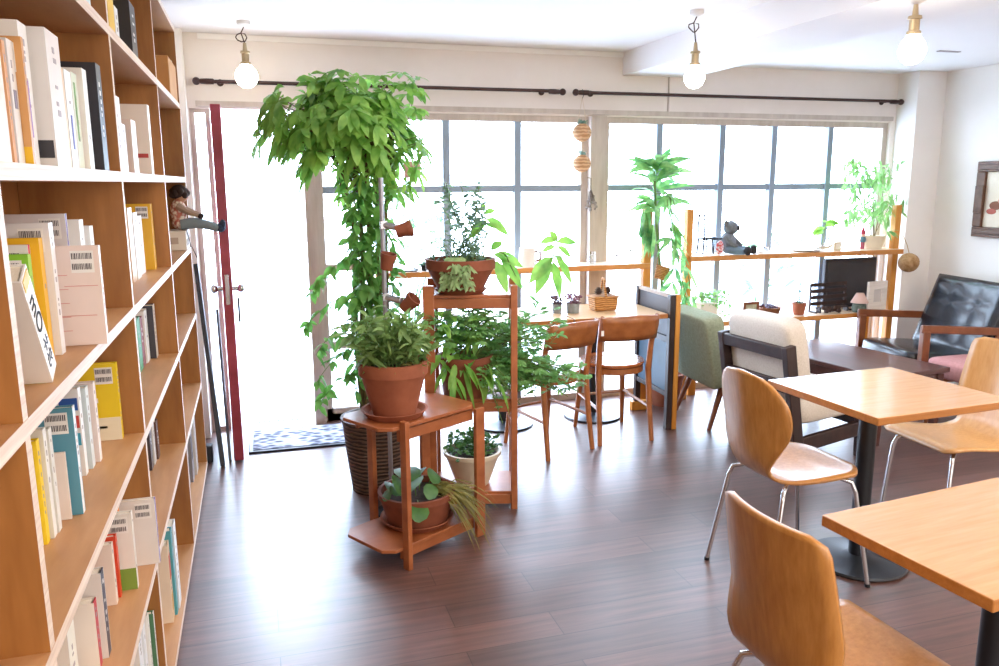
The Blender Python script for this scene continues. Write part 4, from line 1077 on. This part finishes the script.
for (x0, x1) in ((-.08, .05), (-.06, .10), (-.05, .0), (-.04, .16)):
    pts = [Vector((x0 + (x1 - x0) * i / 8, -.08, 1.42 - .095 * i)) for i in range(9)]
    st_.tube([(-.11, 0, 1.42)] + pts, .003, 5, cap=False)
    for i in range(9):
        p = pts[random.randrange(9)]
        lv.leaf(p, (rnd(-.6, .8), rnd(-.5, .1), rnd(-1.2, .1)), rnd(.11, .18), rnd(.028, .045), droop=.3, fold=.2)
lv.build('foliage', M['lf_dra'], dr_, recalc=False, ang=180); st_.build('stem', M['stemg'], dr_, recalc=False)
t = thing('hanging_basket', 'small tilted wicker basket hanging on the counter post', 'basket', (2.575, 4.735, .90))
t.rotation_euler = (0, R(18), 0)
MB().lathe([(0, -.045), (.035, -.045), (.05, .045), (.046, .045), (.034, -.035), (0, -.035)], (0, 0, 0), 20).build('basket', M['wick'], t)
MB().tube([(-.048, 0, .04), (-.06, 0, .09), (-.045, .0, .12), (.0, 0, .10), (.045, 0, .045)], .0025, 6).build('handle', M['wick'], t)

# weeping fig in the white planter on the counter
fg = thing('potted_plant', 'weeping fig with thin branches in an oval white planter on the counter', 'plant', (4.40, 4.88, 1.0005))
o = MB().lathe([(0, 0), (.075, 0), (.098, .085), (.1, .095), (.088, .095), (.07, .07), (0, .07)], (0, 0, 0), 28); o.v = [(x, y * .7, z) for x, y, z in o.v]
o.build('planter', M['whitepot'], fg)
lv = MB(); st_ = MB()
for k in range(52):
    tip = Vector((rnd(-.28, .14), rnd(-.08, .04), rnd(.22, .66))); b = Vector((rnd(-.03, .02), 0, .08)); mid = (b + tip) / 2 + Vector((rnd(.0, .05), 0, .06))
    if k < 7: st_.tube([b, mid, tip], [.003, .0025, .0015], 5, cap=False)
    for i in range(7):
        p = tip + Vector((rnd(-.05, .05), rnd(-.04, .04), rnd(-.04, .04))); lv.leaf(p, (rnd(-.6, .6), rnd(-.5, .5), rnd(-1, .1)), rnd(.045, .075), .021, droop=.3)
for (tip) in ((.20, -.05, .36), (.17, -.06, .33)):
    tip = Vector(tip); st_.tube([(0, 0, .08), (.10, -.02, .30), tip + Vector((-.03, 0, .06)), tip], .002, 5, cap=False)
    for i in range(5): lv.leaf(tip, (rnd(-.4, .6), -.2, -1), rnd(.06, .09), .02, droop=.2)
for i in range(8): lv.leaf((.05 + rnd(-.03, .05), -.08, .13), (rnd(-.5, .5), -.5, rnd(-.8, .6)), .07, .02, droop=.3)
lv.build('foliage', M['lf_pale'], fg, recalc=False, ang=180); st_.build('stem', M['trunk'], fg, recalc=False)
pp = thing('potted_plant', 'small pale green seedling in a low glass on the window counter', 'plant', (3.96, 4.90, 1.0005))
MB().lathe([(0, 0), (.03, 0), (.034, .05), (.031, .05), (.028, .004), (0, .004)], (0, 0, 0), 18).build('glass', M['clear'], pp)
lv = MB(); st_ = MB()
st_.tube([(0, 0, .005), (.02, 0, .12), (.03, 0, .2)], .0025, 5)
for (x, z, d_) in ((.03, .2, (1, -.3, .1)), (.03, .2, (-1, -.2, .2)), (.02, .16, (-1, 0, -.1)), (.02, .17, (.8, -.3, .5)), (.01, .13, (-1, -.2, .1))): lv.leaf((x, 0, z), d_, .11, .05, droop=.3)
lv.build('foliage', M['lf_big'], pp, recalc=False, ang=180); st_.build('stem', M['stemg'], pp, recalc=False)

# woven ball on the counter post
t = thing('woven_ball', 'round woven straw ball hanging on the end post of the counter', 'ornament', (4.575, 4.70, .905))
MB().ball((0, 0, 0), (.075, .07, .07), 20).build('ball', mat('woven_straw', '#c09a70', '#8e683f', .9, scale=(34, 34, 34), bump=.6), t)
MB().tube([(0, 0, .06), (-.02, .01, .13), (-.045, .03, .2)], .003, 6).build('string', plain('#b99a6c', .8), t)

# ------------------------------------------------------------------ things on the cafe tables
def tin_pot(x, y, r, h, label, fl='#8a6a8c'):
    t = thing('flower_pot', label, 'plant', (x, y, .7205))
    MB().lathe([(0, 0), (r * .9, 0), (r, h), (r * 1.03, h), (r * .9, h - .004), (r * .85, h - .015), (0, h - .015)], (0, 0, 0), 20).build('tin', mat('grey_tin', '#9aa0a2', '#6f7678', .6, scale=(30, 30, 30)), t)
    lv = MB()
    for k in range(60): lv.leaf((rnd(-r, r) * .7, rnd(-r, r) * .7, h - .01), rdir(rnd(.2, 1.4)), rnd(.03, .055), .007, droop=.2)
    for k in range(24): lv.ball((rnd(-r, r) * 1.2, rnd(-r, r), h + rnd(.02, .05)), .008, 6)
    lv.build('flowers', mat('heather_' + fl.strip('#'), fl, '#5a4650', .8, scale=(40, 40, 40)), t, recalc=False)
tin_pot(1.72, 4.44, .028, .055, 'small round grey pot of dried purple flowers on cafe table', '#5c4a58')
tin_pot(1.815, 4.42, .040, .06, 'grey planter of pink heather between the purple pot and basket', '#a8788a')
MB_h = None
t = thing('basket', 'small wicker basket with handle holding pine cones on cafe table', 'basket', (2.03, 4.46, .7205)); t.scale = (1.4, 1.4, 1.25)
o = MB().box((0, 0, .034), (.115, .085, .068), taper=.88); o.build('basket_body', M['wick'], t, bevel=.008)
MB().box((0, 0, .069), (.122, .092, .008)).build('rim', M['wick'], t, bevel=.003)
MB().tube([(-.005, -.045, .06), (-.012, -.042, .12), (-.006, -.02, .155), (.006, .02, .155), (.012, .042, .12), (.005, .045, .06)], .005, 8).build('handle', M['wick'], t)
for k, (x, y) in enumerate(((-.028, -.01), (.03, .015))):
    o = MB(); 
    for i in range(5): o.lathe([(0, 0), (.012 + .016 * math.sin((i + .6) / 5 * PI), .004), (.006, .012), (0, .012)], (x * 1.3, y, .096 + i * .009), 9)
    tag(o.build('pine_cone', mat('pine_cone', '#5a4034', '#35241c', .9, scale=(50, 50, 50)), None, loc=(2.03, 4.46, .7205)), ('dark pine cone in the wicker basket, beside the handle on its near side', 'dark pine cone in the wicker basket, beyond the handle')[k], 'pine cone')

# ------------------------------------------------------------------ things on the counters
def jar(x, y, z, r, h, label, name='glass_jar', cat='jar'):
    t = thing(name, label, cat, (x, y, z + .0005))
    MB().lathe([(0, 0), (r, 0), (r, h * .8), (r * .8, h * .9), (r * .8, h), (r * .74, h), (r * .9, h * .78), (r * .92, .004), (0, .004)], (0, 0, 0), 20).build('jar_body', M['clear'], t)
    MB().lathe([(0, h), (r * .84, h), (r * .84, h + .012), (0, h + .012)], (0, 0, 0), 20).build('lid', M['chrome'], t)
jar(2.11, 4.83, .965, .028, .07, 'clear glass jar on the counter before the wooden window post')
jar(2.30, 4.84, .965, .022, .045, 'low clear glass jar on the counter under dracaena leaves')
jar(2.40, 4.84, .965, .024, .075, 'clear glass jar on the counter next to the pine post')
t = thing('pitcher', 'white pitcher with wooden handle on the counter among leaves', 'pitcher', (1.66, 4.82, .9655))
MB().lathe([(0, 0), (.05, 0), (.055, .05), (.05, .11), (.052, .12), (.046, .12), (.045, .01), (0, .01)], (0, 0, 0), 22).build('body', M['white'], t)
MB().tube([(.05, 0, .095), (.085, -.01, .09), (.085, -.01, .045), (.052, 0, .03)], .008, 8).build('handle', M['midwood'], t)
t = thing('serving_tray', 'black tray on the counter beside the small clay pots', 'tray', (.86, 4.83, .9655))
MB().box((0, 0, .004), (.16, .13, .008)).box((-.076, 0, .012), (.008, .13, .012)).box((.076, 0, .012), (.008, .13, .012)).build('tray_board', M['navy'], t, bevel=.002)
def mini_pot(x, y, z, r, h, m, label, green='lf_blue', n=20, name='small_pot'):
    t = thing(name, label, 'plant', (x, y, z + .0005))
    MB().lathe([(0, 0), (r * .72, 0), (r * .95, h * .75), (r, h * .75), (r, h), (r * .86, h), (r * .8, h * .85), (0, h * .85)], (0, 0, 0), 20).build('pot', m, t)
    lv = MB()
    for k in range(n): lv.leaf((rnd(-r, r) * .5, rnd(-r, r) * .5, h * .85), rdir(rnd(.3, 1.4)), rnd(.02, .05), .01, droop=.2)
    lv.build('foliage', M[green], t, recalc=False, ang=180)
    return t
mini_pot(.985, 4.80, .965, .022, .035, M['blackmetal'], 'tiny black pot on the counter beside the tray')
mini_pot(1.04, 4.85, .965, .022, .04, M['terra'], 'tiny terracotta pot on the counter beside the tiny black one')
# wire chair
t = thing('wire_chair', 'miniature black wire chair standing on the counter by the pine post', 'ornament', (2.955, 4.83, 1.0005))
o = MB()
for sx in (-1, 1):
    for sy in (-1, 1): o.tube([(sx * .04, sy * .04, .008), (sx * .032, sy * .035, .11)], .007, 6)
o.tube([(-.04, -.04, .11), (.10, -.04, .11), (.10, .04, .11), (-.04, .04, .11), (-.04, -.04, .11)], .007, 6)
for i in range(6): o.tube([(-.04 + i * .025, -.04, .11), (-.04 + i * .025, .04, .11)], .002, 5)
o.tube([(.09, -.03, .004), (.095, -.035, .11)], .003, 6); o.tube([(.09, .03, .004), (.095, .035, .11)], .003, 6)
o.build('wire_frame', M['blackmetal'], t)
o = MB(); o.tube([(-.03, .035, .11), (-.035, .04, .22), (-.03, .04, .27)], .006, 6); o.tube([(.01, .035, .11), (.015, .04, .22), (.01, .04, .27)], .006, 6); o.tube([(-.045, .04, .27), (.025, .04, .27)], .006, 6)
for i in range(3): o.tube([(-.034, .04, .17 + i * .035), (.014, .04, .17 + i * .035)], .003, 5)
o.build('wire_back', M['blackmetal'], t)
jar(2.965, 4.82, 1.112, .018, .035, 'tiny glass jar on the seat of the miniature wire chair')
tag(MB().ball((3.035, 4.775, 1.052), (.028, .018, .05), 12).build('cloth_ornament', mat('red_white_cloth', '#c8484c', '#e8e0e8', .9, kind='voronoi', scale=(70, 70, 70))), 'red and white speckled cloth ornament between wire chair and koala', 'ornament')
# koala toy
k_ = thing('koala_toy', 'grey plush koala in blue trousers sitting on the counter edge', 'soft toy', (3.13, 4.83, 1.004), R(-50)); k_.scale = (1.15, 1.15, 1.08)
gm = mat('grey_plush', '#7d8288', '#666b72', .95, scale=(80, 80, 80), bump=.3)
MB().ball((0, 0, .07), (.05, .055, .07), 16).build('torso', mat('grey_jumper', '#868c94', '#6c737c', .95, scale=(80, 80, 80), bump=.3), k_)
hd = MB().ball((.015, 0, .165), (.045, .047, .044), 16).build('head', gm, k_)
for s in (-1, 1):
    MB().ball((.0, s * .045, .19), (.014, .022, .024), 12).build('ear', gm, k_)
    l = MB().tube([(.01, s * .03, .03), (.07, s * .045, .025), (.12, s * .055, .022)], [.028, .025, .02], 10).build('leg', plain('#6f8496', .9), k_)
    MB().ball((.14, s * .058, .028), (.022, .022, .03), 12).build('shoe', plain('#26282c', .7), l)
    MB().tube([(.0, s * .05, .11), (.04, s * .06, .07), (.07, s * .04, .05)], [.018, .016, .013], 8).build('arm', gm, k_)
MB().ball((.06, 0, .165), (.01, .012, .016), 10).build('nose', M['ink'], k_)
for i, (x, r_, h_, lb_) in enumerate(((3.33, .014, .016, 'small dark bead ornament on the counter beside the koala shoes'), (3.38, .02, .02, 'small white dish on the counter right of the dark bead'))):
    tag(MB().lathe([(0, 0), (r_ * .8, 0), (r_, h_ * .7), (r_ * .6, h_), (0, h_)], (x, 4.80, 1.0005), 16).build('small_ornament', plain(('#5c5c66', '#e2dcd8')[i], .5)), lb_, 'ornament')
jar(3.45, 4.85, 1.0, .024, .03, 'squat glass jar on the counter right of the koala toy')
tag(MB().lathe([(0, 0), (.08, 0), (.11, .012), (.108, .016), (.07, .006), (0, .006)], (3.78, 4.84, 1.0005), 28).build('white_plate', plain('#e6e2e0', .3)), 'white plate lying on the counter left of the small photo frame', 'plate')
tag(MB().tube([(3.86, 4.84, 1.012), (3.93, 4.85, 1.022), (3.99, 4.86, 1.02), (4.03, 4.86, 1.04)], [.008, .012, .012, .01], 8).build('driftwood', M['weather']), 'piece of grey driftwood on the counter behind the small frame', 'driftwood')
t = thing('photo_frame', 'tiny cream photo frame standing on the window counter', 'photo frame', (4.02, 4.80, 1.0005), R(8))
MB().box((0, 0, .032), (.07, .012, .064)).build('frame', plain('#e3cfae', .6), t, bevel=.002)
MB().box((0, -.0065, .032), (.045, .002, .04)).build('picture', plain('#f2ead8', .6), t, smooth=False)
# gnome
t = thing('gnome_figure', 'small gnome figurine with magenta pointed hat on the counter', 'figurine', (4.29, 4.86, 1.0005))
MB().lathe([(0, .05), (.02, .05), (.024, .07), (.018, .09), (0, .09)], (0, 0, 0), 14).build('body', plain('#4f7a8c', .6), t)
MB().lathe([(0, .085), (.012, .088), (.016, .10), (.012, .113), (0, .115)], (0, 0, 0), 14).build('head', plain('#e0b89c', .6), t)
MB().lathe([(0, .108), (.02, .108), (.016, .125), (.008, .15), (.001, .168), (0, .168)], (0, 0, 0), 14).build('hat', plain('#b02848', .6), t)
for s in (-1, 1):
    MB().tube([(s * .01, 0, 0), (s * .01, 0, .055)], .008, 8).build('leg', plain('#a8485a', .6), t)
    MB().tube([(s * .02, 0, .082), (s * .032, -.008, .055)], .006, 8).build('arm', plain('#d8d0cc', .6), t)
# letters on the glass
mk = MB()
for (x, z) in ((4.05, 1.14), (4.11, 1.15), (4.07, 1.06), (4.14, 1.07), (4.17, 1.16)): mk.box((x, YW + .054, z), (.035, .002, .012), (0, rnd(-.4, .4), 0))
tag(mk.build('window_sticker', plain('#5f6f6a', .7), smooth=False), 'dark sticker marks on the window glass beside the gnome', 'sticker')

# ------------------------------------------------------------------ things on the low shelf
LZ = .56
t = thing('planter_box', 'white cube planter of trailing green leaves on the low shelf', 'plant', (2.93, 4.76, LZ + .0005))
MB().box((0, 0, .06), (.125, .11, .12)).build('planter', plain('#ece2d6', .6), t, bevel=.004)
lv = MB()
for k in range(200):
    p = Vector((rnd(-.06, .14), rnd(-.07, .05), .125 + rnd(-.02, .07))); L = rnd(.02, .035); lv.leaf(p, rdir(rnd(-.4, 1)), L, L * .75, droop=.3)
for k in range(50):
    p = Vector((rnd(.08, .2), rnd(-.07, .05), rnd(.02, .12))); L = rnd(.02, .03); lv.leaf(p, rdir(rnd(-.4, 1)), L, L * .8, droop=.3)
lv.build('foliage', M['lf_pale'], t, recalc=False, ang=180)
t = thing('photo_frame', 'brown wooden picture frame on the low shelf behind the beige armchair', 'photo frame', (3.27, 4.72, LZ + .0005), R(4))
for (x, z, sx, sz) in ((0, .105, .13, .018), (0, .009, .13, .018), (-.056, .057, .018, .078), (.056, .057, .018, .078)): MB().box((x, 0, z), (sx, .014, sz)).build('frame_bar', M['midwood'], t, bevel=.002)
MB().box((0, .002, .057), (.096, .004, .08)).build('picture', mat('green_picture', '#c8c4a8', '#8c8c74', .7, scale=(30, 30, 30)), t, smooth=False)
t = thing('basket', 'small brown basket of dark berries on the low shelf', 'basket', (3.44, 4.75, LZ + .0005))
MB().lathe([(0, 0), (.06, 0), (.08, .06), (.083, .066), (.073, .066), (.055, .008), (0, .008)], (0, 0, 0), 24).build('basket_body', mat('brown_wicker', '#9a5f38', '#6a3c22', .7, kind='wicker', scale=(14, 14, 40), bump=.5), t)
o = MB()
for k in range(34):
    a = rnd(0, 6.3); r0 = rnd(0, .055); o.ball((r0 * math.cos(a), r0 * math.sin(a), .062 + rnd(0, .014)), .011, 8)
b_ = o.build('berries', plain('#4a3a52', .5)); b_.location = (3.44, 4.75, LZ); b_['kind'] = 'stuff'; tag(b_, 'dark berries filling the small brown basket on the low shelf', 'berries')
mini_pot(3.68, 4.74, LZ, .05, .085, M['terra'], 'small terracotta pot with a bluish sprig on the low shelf', 'lf_blue', 10)
t = bpy.data.objects['small_pot.002'] if 'small_pot.002' in bpy.data.objects else None
if t:
    lv = MB()
    for k in range(46): lv.leaf((rnd(-.015, .015), rnd(-.015, .015), rnd(.08, .22)), rdir(rnd(-.2, 1)), rnd(.02, .035), .009, droop=.2)
    lv.tube([(0, 0, .07), (.004, 0, .23)], .003, 5); lv.build('sprig', mat('blue_sprig', '#4f7f78', '#3c6660', .7), t, recalc=False, ang=180)
t = thing('slatted_bench', 'miniature dark slatted bench standing on the low shelf', 'ornament', (3.99, 4.79, LZ + .0005), R(6))
for i in range(4): MB().box((0, .02 + i * .004, .06 + i * .045), (.35, .008, .026)).build('slat', M['darkwood'], t, bevel=.002)
for s in (-1, 1):
    MB().box((s * .165, .035, .10), (.014, .012, .20)).build('side_post', M['darkwood'], t, bevel=.002)
    MB().box((s * .165, -.005, .006), (.014, .07, .012)).build('foot', M['darkwood'], t, bevel=.002)
MB().box((0, -.012, .032), (.28, .05, .008)).build('bench_seat', M['darkwood'], t, bevel=.002)
for s in (-1, 1): MB().box((s * .13, -.02, .014), (.012, .04, .028)).build('leg', M['darkwood'], t, bevel=.002)
for i, x in enumerate((3.89, 3.98)):
    o = MB()
    for k in range(10): o.ball((rnd(-.03, .03), rnd(-.02, .02), .014 + rnd(0, .03)), .014, 8)
    ob = o.build('pine_cone_cluster', mat('dark_cones', '#4c3832', '#30221e', .9, scale=(60, 60, 60))); ob.name = 'dried_pod'; ob.location = (x, 4.705, LZ)
    tag(ob, ('brown dried seed pod before the slatted bench, nearer the terracotta pot', 'brown dried seed pod before the slatted bench, nearer the mini lamp')[i], 'seed pod')
t = thing('mini_lamp', 'miniature lamp with pink shade on the low shelf beside white frame', 'lamp', (4.165, 4.70, LZ + .0005)); t.scale = (1.2, 1.2, 1.1)
MB().lathe([(0, 0), (.035, 0), (.042, .02), (.038, .05), (.02, .065), (0, .065)], (0, 0, 0), 18).build('base', mat('mottled_ceramic', '#6f7f74', '#3f4c48', .5, scale=(50, 50, 50)), t)
MB().lathe([(.052, .062), (.05, .066), (.022, .125), (.018, .125), (.047, .062)], (0, 0, 0), 20).build('lamp_shade', plain('#d9b8ac', .8), t)
t = thing('photo_frame', 'white painted wooden picture frame standing on the low shelf end', 'photo frame', (4.345, 4.735, LZ + .0005), R(8)); t.scale = (1.28, 1, 1.18)
wf = mat('white_boards', '#ece6df', '#d8cfc8', .7, scale=(6, 6, 60))
for (x, z, sx, sz) in ((0, .155, .15, .05), (0, .025, .15, .05), (-.0525, .09, .045, .08), (.0525, .09, .045, .08)): MB().box((x, 0, z), (sx, .018, sz)).build('frame_bar', wf, t, bevel=.002)
MB().box((0, .003, .09), (.062, .006, .082)).build('picture', plain('#cfc9c6', .6), t, smooth=False)

# pale shrubs outside the windows
def shrub(x, y, z0, w_, h_, n, label):
    t = thing('outdoor_shrub', label, 'shrub', (x, y, -.03))
    lv = MB(); st_ = MB()
    for k in range(10):
        tip = Vector((rnd(-w_, w_), rnd(-.2, .2), rnd(z0, z0 + h_))); st_.tube([(0, .1, 0), (tip.x * .3, .1, z0 * .7), tip], [.006, .005, .003], 5, cap=False)
    for k in range(n):
        p = Vector((rnd(-w_, w_), rnd(-.2, .2), z0 + rnd(0, h_))); lv.leaf(p, rdir(rnd(-.6, .6)), rnd(.08, .16), .045, droop=.3)
    st_.build('stem', M['lf_out'], t, recalc=False); lv.build('foliage', M['lf_out'], t, recalc=False, ang=180)
shrub(1.15, 6.1, .9, .28, .6, 60, 'pale sunlit shrub outside the left window behind the bowl plants')
shrub(4.6, 6.4, .5, .35, .6, 60, 'pale sunlit shrub outside the right window behind the seedling')

# ------------------------------------------------------------------ light
wd = bpy.data.worlds.new('world'); bpy.context.scene.world = wd; wd.use_nodes = True
bg_ = wd.node_tree.nodes['Background']; bg_.inputs[0].default_value = (.64, .79, 1, 1); bg_.inputs[1].default_value = 12.0
def area(name, loc, rot, sx, sy, power, col=(1, 1, 1), portal=False):
    l = bpy.data.lights.new(name, 'AREA'); l.shape = 'RECTANGLE'; l.size = sx; l.size_y = sy; l.energy = power; l.color = col
    o = bpy.data.objects.new(name, l); C.objects.link(o); o.location = loc; o.rotation_euler = rot
    if portal: l.cycles.is_portal = True
    return o
area('window_portal', (2.15, YW + .14, .97), (R(-90), 0, 0), 4.9, 1.95, 1, portal=True)
area('ceiling_fill', (.9, -.6, 2.28), (0, 0, 0), 1.6, 1.6, 42, (1, .88, .72))  # added warm fill behind the camera, no ceiling fixture modelled
area('ceiling_fill', (3.6, .6, 2.2), (0, 0, 0), 1.6, 1.6, 60, (1, .9, .76))  # added fill out of view over the right side of the room
area('ceiling_fill', (1.2, 2.4, 2.3), (0, 0, 0), 1.2, 1.2, 22, (1, .93, .84))  # weaker added fill above the frame, not a visible lamp
area('back_fill', (2.2, YB + .1, 1.4), (R(90), 0, 0), 4.5, 1.8, 42, (1, .92, .82))  # large soft fill added at the back wall, behind the camera

sc = bpy.context.scene
sc.view_settings.view_transform = 'Standard'; sc.view_settings.look = 'None'
sc.view_settings.exposure = 0.55; sc.view_settings.gamma = 1.0
sc.cycles.max_bounces = 8; sc.cycles.diffuse_bounces = 4; sc.cycles.glossy_bounces = 4; sc.cycles.transparent_max_bounces = 12; sc.cycles.transmission_bounces = 6
sc.cycles.sample_clamp_indirect = 6; sc.cycles.caustics_reflective = False; sc.cycles.caustics_refractive = False
